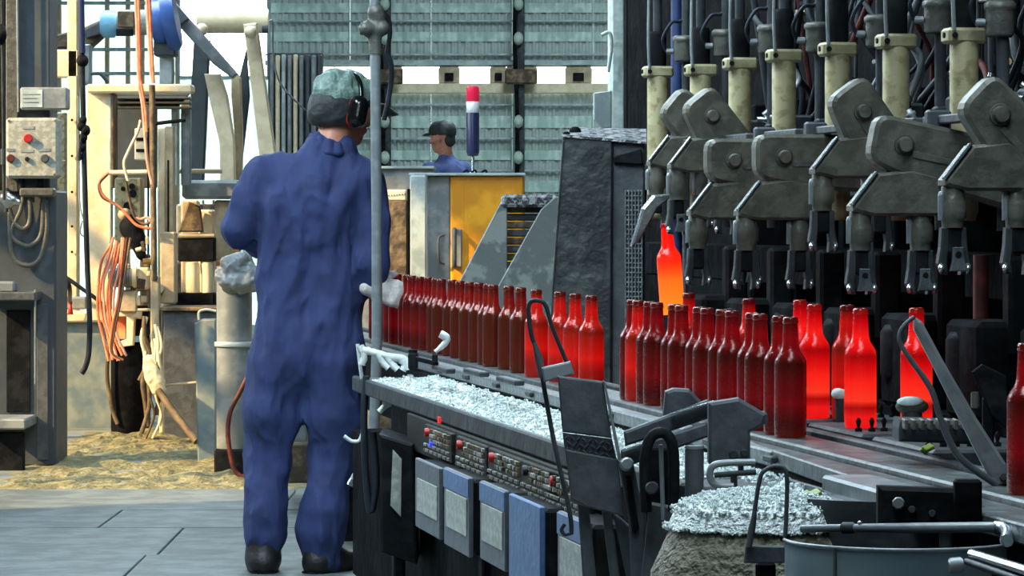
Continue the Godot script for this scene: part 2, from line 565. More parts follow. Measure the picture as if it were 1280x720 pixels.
# ---------------------------------------------------------------- bodies
# bones: [a, b, ra, rb] or [a, b, ra, rb, Vector3 squash]; a smooth union of tapered capsules, meshed by surface nets
func body(bones: Array, cell: float, k: float, amp := 0.0, freq := 8.0, stretch := Vector3.ONE, seed_ := 1, cut_y := -100.0, ridged := false) -> Mb:
	var lo := Vector3(1e9, 1e9, 1e9)
	var hi := -lo
	for b in bones:
		var r: float = maxf(b[2], b[3]) + cell * 3.0 + amp
		for e in [b[0], b[1]]:
			lo = lo.min(e - Vector3(r, r, r))
			hi = hi.max(e + Vector3(r, r, r))
	var nx := int((hi.x - lo.x) / cell) + 2
	var ny := int((hi.y - lo.y) / cell) + 2
	var nz := int((hi.z - lo.z) / cell) + 2
	var f := PackedFloat32Array()
	f.resize(nx * ny * nz)
	for b in bones:
		var s: Vector3 = b[4] if b.size() > 4 else Vector3.ONE
		var smin := minf(s.x, minf(s.y, s.z))
		var reach: float = maxf(b[2], b[3]) * maxf(s.x, maxf(s.y, s.z)) + k * 5.0
		var l: Vector3 = ((b[0].min(b[1]) - Vector3(reach, reach, reach)) - lo) / cell
		var h: Vector3 = ((b[0].max(b[1]) + Vector3(reach, reach, reach)) - lo) / cell
		var a: Vector3 = b[0]
		var ba: Vector3 = (b[1] - a) / s
		var bb := maxf(ba.length_squared(), 1e-9)
		var ra: float = b[2]
		var dr: float = b[3] - b[2]
		for z in range(maxi(0, int(l.z)), mini(nz, int(h.z) + 1)):
			for y in range(maxi(0, int(l.y)), mini(ny, int(h.y) + 1)):
				var at0 := (z * ny + y) * nx
				for x in range(maxi(0, int(l.x)), mini(nx, int(h.x) + 1)):
					var p := (lo + Vector3(x, y, z) * cell - a) / s
					var q := clampf(p.dot(ba) / bb, 0.0, 1.0)
					var d := ((p - ba * q).length() - ra - dr * q) * smin
					if d < k * 5.0:
						f[at0 + x] += exp(-d / k)
	var nz_ := FastNoiseLite.new()
	nz_.seed = seed_
	nz_.frequency = freq
	nz_.fractal_octaves = 3
	if ridged:
		nz_.fractal_type = FastNoiseLite.FRACTAL_RIDGED
	for i in f.size():
		if f[i] <= 1e-12:
			f[i] = 1.0
		else:
			f[i] = -k * log(f[i])
			if amp > 0.0 and absf(f[i]) < 0.04:
				var p2 := lo + Vector3(i % nx, (i / nx) % ny, i / (nx * ny)) * cell
				f[i] -= amp * nz_.get_noise_3dv(p2 * stretch)
	return nets(f, nx, ny, nz, lo, cell, cut_y)

func nets(f: PackedFloat32Array, nx: int, ny: int, nz: int, lo: Vector3, cell: float, cut_y: float) -> Mb:
	var m := mb()
	var id := {}
	var pos := PackedVector3Array()
	var nor := PackedVector3Array()
	var sx := 1
	var sy := nx
	var sz := nx * ny
	var off := [0, sx, sy, sx + sy, sz, sx + sz, sy + sz, sx + sy + sz]
	var edges := [[0, 1], [2, 3], [4, 5], [6, 7], [0, 2], [1, 3], [4, 6], [5, 7], [0, 4], [1, 5], [2, 6], [3, 7]]
	for z in nz - 1:
		for y in ny - 1:
			var row := z * sz + y * sy
			for x in nx - 1:
				var i := row + x
				var mask := 0
				for c in 8:
					if f[i + off[c]] < 0.0:
						mask |= 1 << c
				if mask == 0 or mask == 255:
					continue
				var sum := Vector3.ZERO
				var cnt := 0
				for e in edges:
					var a: float = f[i + off[e[0]]]
					var b: float = f[i + off[e[1]]]
					if (a < 0.0) != (b < 0.0):
						var q := a / (a - b)
						var c0 := Vector3(e[0] & 1, (e[0] >> 1) & 1, e[0] >> 2)
						var c1 := Vector3(e[1] & 1, (e[1] >> 1) & 1, e[1] >> 2)
						sum += c0.lerp(c1, q)
						cnt += 1
				id[i] = pos.size()
				pos.append(lo + (Vector3(x, y, z) + sum / cnt) * cell)
				var g := Vector3(f[i + 1] + f[i + 1 + sy] + f[i + 1 + sz] + f[i + 1 + sy + sz] - f[i] - f[i + sy] - f[i + sz] - f[i + sy + sz], f[i + sy] + f[i + sy + 1] + f[i + sy + sz] + f[i + sy + sz + 1] - f[i] - f[i + 1] - f[i + sz] - f[i + sz + 1], f[i + sz] + f[i + sz + 1] + f[i + sz + sy] + f[i + sz + sy + 1] - f[i] - f[i + 1] - f[i + sy] - f[i + sy + 1])
				nor.append(g.normalized())
	for i in id:
		var x: int = i % nx
		var y: int = (i / nx) % ny
		var z: int = i / sz
		for ax in 3:
			var step: int = [sx, sy, sz][ax]
			var s1: int = [sy, sz, sx][ax]
			var s2: int = [sz, sx, sy][ax]
			if (f[i] < 0.0) == (f[i + step] < 0.0):
				continue
			var lim: bool = [y > 0 and z > 0, z > 0 and x > 0, x > 0 and y > 0][ax]
			if not lim:
				continue
			var q := [i, i - s1, i - s1 - s2, i - s2]
			if not (id.has(q[1]) and id.has(q[2]) and id.has(q[3])):
				continue
			var a: int = id[q[0]]
			var b: int = id[q[1]]
			var c: int = id[q[2]]
			var d: int = id[q[3]]
			if pos[a].y < cut_y:
				continue
			m.tri(pos[a], pos[b], pos[c], nor[a], nor[b], nor[c])
			m.tri(pos[a], pos[c], pos[d], nor[a], nor[c], nor[d])
	return m

# fingers and thumb of a hand that hangs from wrist towards dir, palm facing palm; curl in radians
func hand_bones(wrist: Vector3, dir: Vector3, palm: Vector3, thumb_side: float, curl: float, fat := 0.0) -> Array:
	dir = dir.normalized()
	palm = (palm - dir * palm.dot(dir)).normalized()
	var side := dir.cross(palm).normalized() * thumb_side
	var out := [[wrist - dir * 0.02, wrist + dir * 0.03, 0.026 + fat, 0.026 + fat]]
	for i in 4:
		var s := 0.030 - 0.020 * i
		var len: float = [0.074, 0.083, 0.077, 0.061][i]
		var root := wrist + dir * (0.088 - 0.006 * absf(i - 1.0)) + side * s
		out.append([wrist + dir * 0.02 + side * s * 0.7, root, 0.015 + fat, 0.012 + fat])
		var p := root
		var d := dir
		var r := 0.0098 + fat
		for j in 3:
			d = d.rotated(side * thumb_side, curl * (0.5 + 0.35 * j) * (1.0 + 0.08 * i))
			var seg: float = len * [0.45, 0.31, 0.24][j]
			out.append([p, p + d * seg, r, r - 0.0009])
			p += d * seg
			r -= 0.0009
	var tb := wrist + dir * 0.022 + side * 0.026
	var t1 := tb + (dir * 0.55 + side * 0.75 + palm * 0.35).normalized() * 0.042
	var t2 := t1 + (dir * 0.8 + side * 0.35 + palm * 0.45).normalized() * 0.032
	out.append([tb, t1, 0.014 + fat, 0.0115 + fat])
	out.append([t1, t2, 0.0112 + fat, 0.009 + fat])
	return out

# a head of height 0.23 at c, looking along fwd; returns bones of one continuous head with face and neck
func head_bones(c: Vector3, fwd: Vector3, neck: Vector3) -> Array:
	fwd = fwd.normalized()
	var right := fwd.cross(Vector3.UP).normalized()
	var up := right.cross(fwd).normalized()
	var b := [
		[c - fwd * 0.028 + up * 0.03, c + fwd * 0.022 + up * 0.032, 0.076, 0.072],
		[c + fwd * 0.02 - up * 0.02, c + fwd * 0.045 - up * 0.07, 0.058, 0.04],
		[c + fwd * 0.062 - up * 0.088, c + fwd * 0.07 - up * 0.09, 0.022, 0.02],
		[c + fwd * 0.085 + up * 0.012, c + fwd * 0.108 - up * 0.022, 0.009, 0.013],
		[c - fwd * 0.015 - up * 0.05, neck, 0.052, 0.058],
		[c + fwd * 0.088 - up * 0.052 - right * 0.016, c + fwd * 0.088 - up * 0.052 + right * 0.016, 0.009, 0.009],
	]
	for s in [-1.0, 1.0]:
		b.append([c + right * s * 0.05 + fwd * 0.055 - up * 0.02, c + right * s * 0.05 + fwd * 0.04 - up * 0.01, 0.022, 0.024])
		b.append([c + right * s * 0.014 + fwd * 0.082 + up * 0.03, c + right * s * 0.048 + fwd * 0.068 + up * 0.028, 0.012, 0.011])
		b.append([c + right * s * 0.076 - fwd * 0.01 + up * 0.012, c + right * s * 0.08 - fwd * 0.014 - up * 0.026, 0.013, 0.010])
	return b

func eyes(parent: Node3D, c: Vector3, fwd: Vector3) -> void:
	fwd = fwd.normalized()
	var right := fwd.cross(Vector3.UP).normalized()
	var up := right.cross(fwd).normalized()
	for s in [-1.0, 1.0]:
		emit("eye", mb().ball(c + right * s * 0.032 + fwd * 0.079 + up * 0.005, Vector3.ONE * 0.0115), M.white_plastic, parent)

func _ready() -> void:
	rng.seed = 11
	var cam := Camera3D.new()
	cam.name = "camera"
	cam.position = Vector3(0, CY, 0)
	cam.set_frustum(720.0 / F * 0.5, Vector2(0, -(360.0 - HZ) / F * 0.5), 0.5, 200.0)
	add_child(cam)
	cam.current = true
	var we := WorldEnvironment.new()
	we.name = "environment"
	var env := Environment.new()
	var sky := Sky.new()
	var sm := ProceduralSkyMaterial.new()
	sm.sky_top_color = Color(0.8, 0.88, 0.95)
	sm.sky_horizon_color = Color(0.98, 1.0, 0.98)
	sm.ground_bottom_color = Color(0.5, 0.52, 0.5)
	sm.ground_horizon_color = Color(0.8, 0.85, 0.86)
	sm.sky_energy_multiplier = 3.0
	sm.ground_energy_multiplier = 1.6
	sky.sky_material = sm
	env.background_mode = Environment.BG_SKY
	env.sky = sky
	env.ambient_light_source = Environment.AMBIENT_SOURCE_DISABLED
	env.tonemap_mode = Environment.TONE_MAPPER_LINEAR
	env.tonemap_exposure = 1.0
	env.sdfgi_enabled = true
	env.ssao_enabled = true
	env.ssil_enabled = true
	we.environment = env
	add_child(we)
	var sun := DirectionalLight3D.new()
	sun.name = "sun"
	sun.light_color = Color(1.0, 0.83, 0.56)
	sun.light_energy = 3.6
	sun.light_angular_distance = 0.8
	sun.shadow_enabled = true
	add_child(sun)
	sun.look_at_from_position(Vector3.ZERO, Vector3(4.4, -3.2, -2.2))
	# x, y, z, width, depth, energy: unseen strip lamps added to light the hall
	for q in [[-0.35, 3.3, -8.6, 1.0, 2.4, 12.0], [-2.0, 4.2, -9.6, 1.0, 2.4, 24.0], [-0.6, 4.2, -15.5, 1.2, 3.0, 14.0], [1.0, 6.5, -31.0, 2.0, 8.0, 85.0], [-2.8, 5.2, -22.0, 1.2, 3.0, 26.0], [-0.2, 4.4, -3.2, 1.4, 2.4, 3.0], [0.75, 3.1, -5.9, 0.7, 1.6, 3.5], [0.1, 2.5, -5.0, 0.5, 0.9, 2.2]]:
		added_lamp(Vector3(q[0], q[1], q[2]), q[3], q[4], q[5])
	materials()
	hall()
	forming_machine()
	conveyor()
	bottles()
	front_linkage()
	drum_and_fender()
	worker()
	centre_back()
	left_column()
	left_machine()
	far_worker()

func added_lamp(p: Vector3, w: float, l: float, e: float) -> void:  # added lamp: unseen fixture with its area light
	if not M.has("added_lamp_case"):
		plain("added_lamp_case", rgb(160, 164, 164), 0.5, 0.2)
		glow("added_lamp_face", Color(1, 1, 1), Color(0.9, 0.96, 1.0), 2.0)
	var t := thing("added_ceiling_light")
	emit("housing", mb().box(at(p + Vector3(0, 0.05, 0)), Vector3(w + 0.06, 0.06, l + 0.06)), M.added_lamp_case, t)
	emit("diffuser", mb().box(at(p + Vector3(0, 0.01, 0)), Vector3(w, 0.02, l)), M.added_lamp_face, t)
	for s in [-0.4, 0.4]:
		emit("hanger", mb().tube([p + Vector3(0, 0.08, s * l), Vector3(p.x, 8.0, p.z + s * l)], 0.008, 6), M.added_lamp_case, t)
	fin(t, "added strip lamp under the roof %s, out of the picture" % ["above the conveyor", "above the aisle on the left", "behind the worker", "by the back wall", "above the old machine", "behind the eye", "above the near end of the conveyor", "low before the drum"][used["added_ceiling_light"]], "light")
	var a := AreaLight3D.new()
	a.name = "added_strip_light"
	a.area_size = Vector2(w, l)
	a.light_color = Color(0.86, 0.95, 1.0)
	a.light_energy = e
	a.shadow_enabled = true
	add_child(a)
	a.position = p - Vector3(0, 0.02, 0)
	a.rotation_degrees.x = -90.0

# a corrugated sheet in the x-y plane, ribs upright
func corrugated(x0: float, x1: float, y0: float, y1: float, z: float, pitch: float, depth: float) -> Mb:
	var m := mb()
	var n := int(round((x1 - x0) / pitch)) * 6
	for i in n:
		var xa := x0 + (x1 - x0) * i / n
		var xb := x0 + (x1 - x0) * (i + 1) / n
		var ta := TAU * (xa - x0) / pitch
		var tb := TAU * (xb - x0) / pitch
		var a := Vector3(xa, y0, z + depth * sin(ta))
		var b := Vector3(xb, y0, z + depth * sin(tb))
		var na := Vector3(-depth * TAU / pitch * cos(ta), 0, 1).normalized()
		var nb := Vector3(-depth * TAU / pitch * cos(tb), 0, 1).normalized()
		var h := Vector3(0, y1 - y0, 0)
		m.tri(a, b, b + h, na, nb, nb)
		m.tri(a, b + h, a + h, na, nb, na)
	return m

func hall() -> void:
	# floor, ceiling and the plain walls
	var floor_ := struct("floor", mb().box(at(Vector3(-0.5, -0.1, -18.4)), Vector3(15.0, 0.2, 46.0), 0.0), M.floor)
	struct("ceiling", mb().box(at(Vector3(-0.5, 8.1, -18.4)), Vector3(15.0, 0.2, 46.0), 0.0), M.wall)
	struct("wall_right", mb().box(at(Vector3(6.1, 4.0, -18.4)), Vector3(0.2, 8.0, 46.0), 0.0), M.wall)
	struct("wall_front", mb().box(at(Vector3(-0.5, 4.0, 3.1)), Vector3(13.0, 8.0, 0.2), 0.0), M.wall)
	var wl := mb()
	wl.box(at(Vector3(-7.1, 1.4, -19.2)), Vector3(0.2, 2.8, 44.4), 0.0)
	wl.box(at(Vector3(-7.1, 7.1, -19.2)), Vector3(0.2, 1.8, 44.4), 0.0)
	wl.box(at(Vector3(-7.1, 4.5, -4.5)), Vector3(0.2, 3.4, 15.0), 0.0)
	wl.box(at(Vector3(-7.1, 4.5, -30.2)), Vector3(0.2, 3.4, 22.4), 0.0)
	struct("wall_left", wl, M.wall)
	var wf := mb()
	for i in 5:
		wf.box(at(Vector3(-7.1, 4.5, -12.0 - i * 1.75)), Vector3(0.12, 3.4, 0.09), 0.0)
	wf.box(at(Vector3(-7.1, 4.5, -15.5)), Vector3(0.12, 0.09, 7.0), 0.0)
	struct("window_1", wf, M.grey_steel)
	# floor plates near the eye: seams, each plate a little proud or tilted
	var g := RandomNumberGenerator.new()
	g.seed = 5
	var z := -11.75
	var row := 0
	while z > -14.6:
		var dep := 0.85 if row % 2 == 0 else 1.1
		var x := -2.6 + (0.3 if row % 2 == 1 else 0.0)
		while x < 0.3:
			var wd := g.randf_range(0.9, 1.6)
			var pl := mb().box(Transform3D(Basis.from_euler(Vector3(g.randf_range(-0.004, 0.004), g.randf_range(-0.006, 0.006), g.randf_range(-0.004, 0.004))), Vector3(x + wd / 2, 0.004, z - dep / 2)), Vector3(wd - 0.006, 0.024, dep - 0.006), 0.003)
			emit("floor_plate", pl, M.plate_floor, floor_)
			x += wd
		z -= dep
		row += 1
	# the far back wall: rails, sheets, a strip of open windows above a beam
	var bw := struct("wall_back", mb().box(at(Vector3(1.6, 7.0, -40.05)), Vector3(8.8, 2.2, 0.1), 0.0), M.wall)
	var rows := [[-60, 26, "clear"], [26, 68, "sheet"], [68, 84, "sheet"], [112, 131, "sheet"], [131, 173, "sheet"], [173, 213, "sheet"], [213, 255, "sheet"], [255, 407, "sheet"]]
	var sub := {26: [40, 52], 131: [145, 160], 173: [188, 200], 213: [226, 240], -60: [4, 16]}
	for r in rows:
		var y0 := P(0, r[1], 40.0).y
		var y1 := P(0, r[0], 40.0).y
		if r[0] == -60:
			y1 = 5.95
		if r[1] == 407:
			y0 = 0.0
		for i in 10:
			var x0 := -2.76 + i * 0.92
			emit("corrugated_sheet", corrugated(x0, x0 + 0.92, y0, y1, -40.0, 0.076, 0.014), M.sheet, bw)
			if sub.has(r[0]):
				var s: Array = sub[r[0]]
				var ys0 := P(0, s[1], 40.0).y
				var ys1 := P(0, s[0], 40.0).y
				emit("translucent_sheet", corrugated(x0 + 0.01, x0 + 0.91, ys0, ys1, -39.975, 0.152, 0.012), M.clear_sheet, bw)
	for y in [26, 68, 131, 173, 213, 255]:
		var p := P(640, y, 39.9)
		emit("rail", mb().box(at(Vector3(1.6, p.y, -39.93)), Vector3(8.8, 0.022, 0.05), 0.004), M.pale_panel, bw)
	var beam := mb()
	beam.box(at(Vector3(1.6, P(0, 111, 40.0).y, -39.9)), Vector3(8.8, 0.115, 0.12), 0.01)
	var be := emit("sill_beam", beam, M.cream, bw)
	for q in [[548, 575], [612, 634], [632, 672], [706, 740], [484, 504], [382, 402], [775, 810]]:
		var pa := P(q[0], 84, 40.0)
		var pb := P(q[1], 106, 40.0)
		emit("window_block", mb().box(at((pa + pb) * 0.5 + Vector3(0, 0, 0.05)), Vector3(pb.x - pa.x, pa.y - pb.y, 0.16), 0.02), M.beige, be)
		var c := P((q[0] + q[1]) * 0.5, 96, 39.85)
		if q[1] - q[0] < 40:
			emit("vent", mb().box(at(c), Vector3((q[1] - q[0]) / 110.0 * 0.4, 0.09, 0.04), 0.005), M.black, be)
	struct("trim_1", mb().box(at(Vector3(1.6, P(0, 79, 40.0).y, -39.92)), Vector3(8.8, 0.06, 0.1), 0.008), M.pale_panel)
	# two posts stand before the back wall, glints on them built as white knobs
	for k in 2:
		var px: float = [651, 484][k]
		var t := thing("wall_post")
		var a := P(px, 200, 39.7)
		emit("post", mb().box(at(Vector3(a.x, 2.97, -39.7)), Vector3(0.085, 5.94, 0.09), 0.01), M.dark_steel, t)
		emit("cable", mb().tube(curve([Vector3(a.x - 0.06, 5.9, -39.62), Vector3(a.x - 0.045, 4.2, -39.6), Vector3(a.x - 0.07, 3.2, -39.6), Vector3(a.x - 0.04, 2.2, -39.6), Vector3(a.x - 0.06, 0.05, -39.62)]), 0.025, 6), M.soot, t)
		for y in [5, 48, 152, 197]:
			emit("glint_knob", mb().ball(P(px - 3, y, 39.58), Vector3(0.055, 0.075, 0.05), 8), M.bright_sheet, t)
		emit("bracket", mb().box(at(P(px, 96, 39.6)), Vector3(0.36, 0.17, 0.1), 0.03), M.brown_grime, t)
		fin(t, ["dark upright post with glints built as white knobs on the ribbed back wall, right of the seen beacon", "dark upright post with glints built as white knobs on the ribbed back wall, behind the hanging pole"][k], "post", "posts on the back wall")
	# the left part of the hall ends nearer, with a bright translucent wall and one open window
	var zl := -39.8
	var wb := struct("wall_back_left", mb().box(at(Vector3(-4.9, 6.1, zl)), Vector3(4.3, 3.8, 0.12), 0.0), M.bright_sheet)
	for s in [[-330, 225, -40, 270], [225, 338, 97, 270]]:
		var pa := P(s[0], s[3], 39.8)
		var pb := P(s[1], s[2], 39.8)
		emit("translucent_panel", corrugated(pa.x, pb.x, 0.0, pb.y, zl, 0.12, 0.012), M.bright_sheet, wb)
	for px in [66, 74, 96, 134, 160, 178, 222]:
		var c2 := P(px, 60, 39.7)
		emit("wall_stud", mb().box(at(Vector3(c2.x, 2.1, -39.7)), Vector3(0.05, 4.2, 0.06), 0.006), M.beige, wb)
	for y in [4, 62, 92]:
		var c3 := P(0, y, 39.7)
		emit("wall_rail", mb().box(at(Vector3(-5.4, c3.y, -39.68)), Vector3(3.2, 0.04, 0.06), 0.006), M.pale_panel, wb)
	var fr := mb()
	for q2 in [[280, -42, 118, 4], [280, 97, 118, 4], [224, 27, 4, 142], [336, 27, 4, 142]]:
		var c4 := P(q2[0], q2[1], 39.75)
		fr.box(at(c4), Vector3(q2[2] / F * 40, q2[3] / F * 40, 0.16), 0.01)
	struct("window_2", fr, M.pale_panel)
	# ribbed cladding that stands before the back wall
	var cl := thing("ribbed_screen")
	var pa2 := P(336, 68, 27.5)
	for i in 9:
		var xx := 337 + i * 7.4
		var m := mb()
		pbox(m, xx, 68 + 1.0 * (i % 2), xx + (5.2 if i < 6 else 6.4), 262, 27.5 - 0.02 * (i % 2), 0.06, 0.01)
		emit("rib", m, [M.mid_panel, M.cream, M.pale_panel, M.mid_panel, M.cream, M.mid_panel, M.slate, M.mid_panel, M.slate][i], cl)
	var bk := mb()
	pbox(bk, 335, 66, 404, 262, 27.6, 0.05)
	emit("backing", bk, M.charcoal, cl)
	for q3 in [340, 400]:
		emit("leg", mb().box(at(Vector3(P(q3, 0, 27.58).x, 0.65, -27.62)), Vector3(0.06, 1.3, 0.06)), M.charcoal, cl)
	fin(cl, "upright screen of grey and cream ribs behind the worker's cap", "screen")
	# white column and dark column beside the machine
	var wc := mb()
	pbox(wc, 762, -60, 783, 430, 15.0, 0.3, 0.015)
	var wt := emit("white_column", wc, M.white_paint)
	var hk := mb().tube(pcurve([[752, 44, 14.9], [762, 41, 14.9], [764, 60, 14.9], [760, 90, 14.9]]), 0.008, 6)
	emit("hook", hk, M.white_paint, wt)
	var br := mb()
	pplate(br, [[742, 116], [764, 113], [764, 160], [752, 160], [742, 150]], 15.0, 0.1)
	emit("bracket", br, M.pale_panel, wt)
	fin(wt, "chipped white painted steel column left of the forming machine", "column")
	var dc := mb()
	pbox(dc, 783, -60, 812, 420, 14.6, 0.35, 0.01)
	one("dark_column", dc, M.soot, "wide black steel column right beside the white column", "column")
	# hazy red-white-navy signal beacon is in centre_back()

# the row of takeout arms and blow cylinders; section 0 is the nearest
func su(k: int) -> float:
	return -0.495 + 0.468 * k

# frame of a section: x along W (into the machine), y up, z along -U (to the eye)
func sec(u: float, w: float, y: float) -> Transform3D:
	return Transform3D(Basis(W, Vector3.UP, W.cross(Vector3.UP)), B(u, w, y))

func rounded(pts: Array, radius: float, steps := 4) -> PackedVector2Array:
	var out := PackedVector2Array()
	for i in pts.size():
		var a: Vector2 = pts[(i + pts.size() - 1) % pts.size()]
		var b: Vector2 = pts[i]
		var c: Vector2 = pts[(i + 1) % pts.size()]
		var r := minf(radius, minf((a - b).length(), (c - b).length()) * 0.45)
		var p := b + (a - b).normalized() * r
		var q := b + (c - b).normalized() * r
		for k in steps + 1:
			var t := float(k) / steps
			out.append(p.lerp(b, t).lerp(b.lerp(q, t), t))
	return out

# a swing arm: head plate turned by ang about its pin, level carriage, two tong heads
func takeout_arm(k: int, w: float, tip: float, ang: float, silver: Array, label: String, plate_len: float) -> void:
	var t := thing("takeout_arm")
	var u := su(k)
	var x := sec(u, w, tip)
	var th := 0.055
	# plate
	var pin := Vector2(0.083, 0.247)
	var px := x * Transform3D(Basis(Vector3(0, 0, 1), -ang), Vector3(pin.x, pin.y, -th * 0.5))
	var out := rounded([Vector2(-0.064, 0.052), Vector2(plate_len, 0.052), Vector2(plate_len, -0.085), Vector2(0.05, -0.07), Vector2(-0.064, -0.046)], 0.03)
	emit("arm_plate", mb().extrude(px, out, th, 0.008), M.cast, t)
	var rim := mb()
	rim.extrude(px * at(Vector3(0.03, -0.014, th)), rounded([Vector2(-0.01, 0.006), Vector2(plate_len - 0.06, 0.004), Vector2(plate_len - 0.06, -0.006), Vector2(-0.01, -0.008)], 0.004), 0.003, 0.001)
	emit("groove", rim, M.cast_dark, t)
	emit("pin", mb().cyl(px * Vector3(0, 0, th), px * Vector3(0, 0, th + 0.016), 0.0165, 18, 0.003), M.cast, t)
	emit("washer", mb().cyl(px * Vector3(0, 0, th), px * Vector3(0, 0, th + 0.004), 0.021, 18, 0.001), M.cast_dark, t)
	# carriage
	var cpoly := PackedVector2Array([Vector2(-0.022, 0.125), Vector2(0.03, 0.19), Vector2(0.10, 0.198), Vector2(0.155, 0.185), Vector2(0.165, 0.125), Vector2(0.155, 0.105), Vector2(0.02, 0.105), Vector2(-0.022, 0.115)])
	var cz := at(Vector3(0, 0, -0.03))
	emit("carriage", mb().extrude(x * cz, cpoly, 0.06, 0.006), M.cast, t)
	emit("carriage_edge", bar(mb(), x * Vector3(-0.024, 0.127, 0.02), x * Vector3(0.028, 0.193, 0.02), 0.006, 0.024, 0.002), M.bright_steel, t)
	# tong heads
	for h in 2:
		var hx := 0.125 * h
		var hd := emit("tong_head", mb().lathe(x * at(Vector3(hx, 0, 0)), [Vector2(0.0, 0.118), Vector2(0.019, 0.118), Vector2(0.022, 0.112), Vector2(0.022, 0.09), Vector2(0.026, 0.086), Vector2(0.026, 0.056), Vector2(0.021, 0.05), Vector2(0.021, 0.036), Vector2(0.0, 0.036)], 16), M.cast, t)
		emit("side_pin", mb().lathe(x * at(Vector3(hx - 0.024, 0.05, 0.006)), [Vector2(0.0, 0.055), Vector2(0.005, 0.053), Vector2(0.007, 0.045), Vector2(0.007, 0.0), Vector2(0, 0)], 8), M.grey_steel, hd)
		for s in [-1.0, 1.0]:
			var jaw := PackedVector2Array([Vector2(s * 0.006, 0.04), Vector2(s * 0.024, 0.036), Vector2(s * 0.026, 0.0), Vector2(s * 0.031, -0.03), Vector2(s * 0.022, -0.05), Vector2(s * 0.012, -0.052), Vector2(s * 0.014, -0.03), Vector2(s * 0.01, 0.0)])
			emit("tong", mb().extrude(x * at(Vector3(hx, 0, -0.012)), jaw, 0.024, 0.003), M.dark_steel, t)
			emit("tong_tip", mb().ball(x * Vector3(hx + s * 0.026, -0.04, 0.012), Vector3(0.006, 0.011, 0.006), 8), M.nickel, t)
		emit("jaw_block", mb().box(x * at(Vector3(hx, 0.012, 0)), Vector3(0.03, 0.05, 0.03), 0.005), M.black, t)
		if silver.has(h):
			var br := PackedVector2Array([Vector2(-0.011, 0.0), Vector2(0.011, 0.0), Vector2(0.013, -0.025), Vector2(0.02, -0.045), Vector2(-0.016, -0.045), Vector2(-0.011, -0.025)])
			var bo := emit("tong_bracket", mb().extrude(x * at(Vector3(hx + 0.004, 0.0, 0.014)), br, 0.008, 0.002), M.bright_steel, t)
			emit("bracket_hole", mb().cyl(x * Vector3(hx + 0.004, -0.014, 0.022), x * Vector3(hx + 0.004, -0.014, 0.0235), 0.006, 10), M.black, bo)
	fin(t, label, "machine arm", "takeout arms of the forming machine")

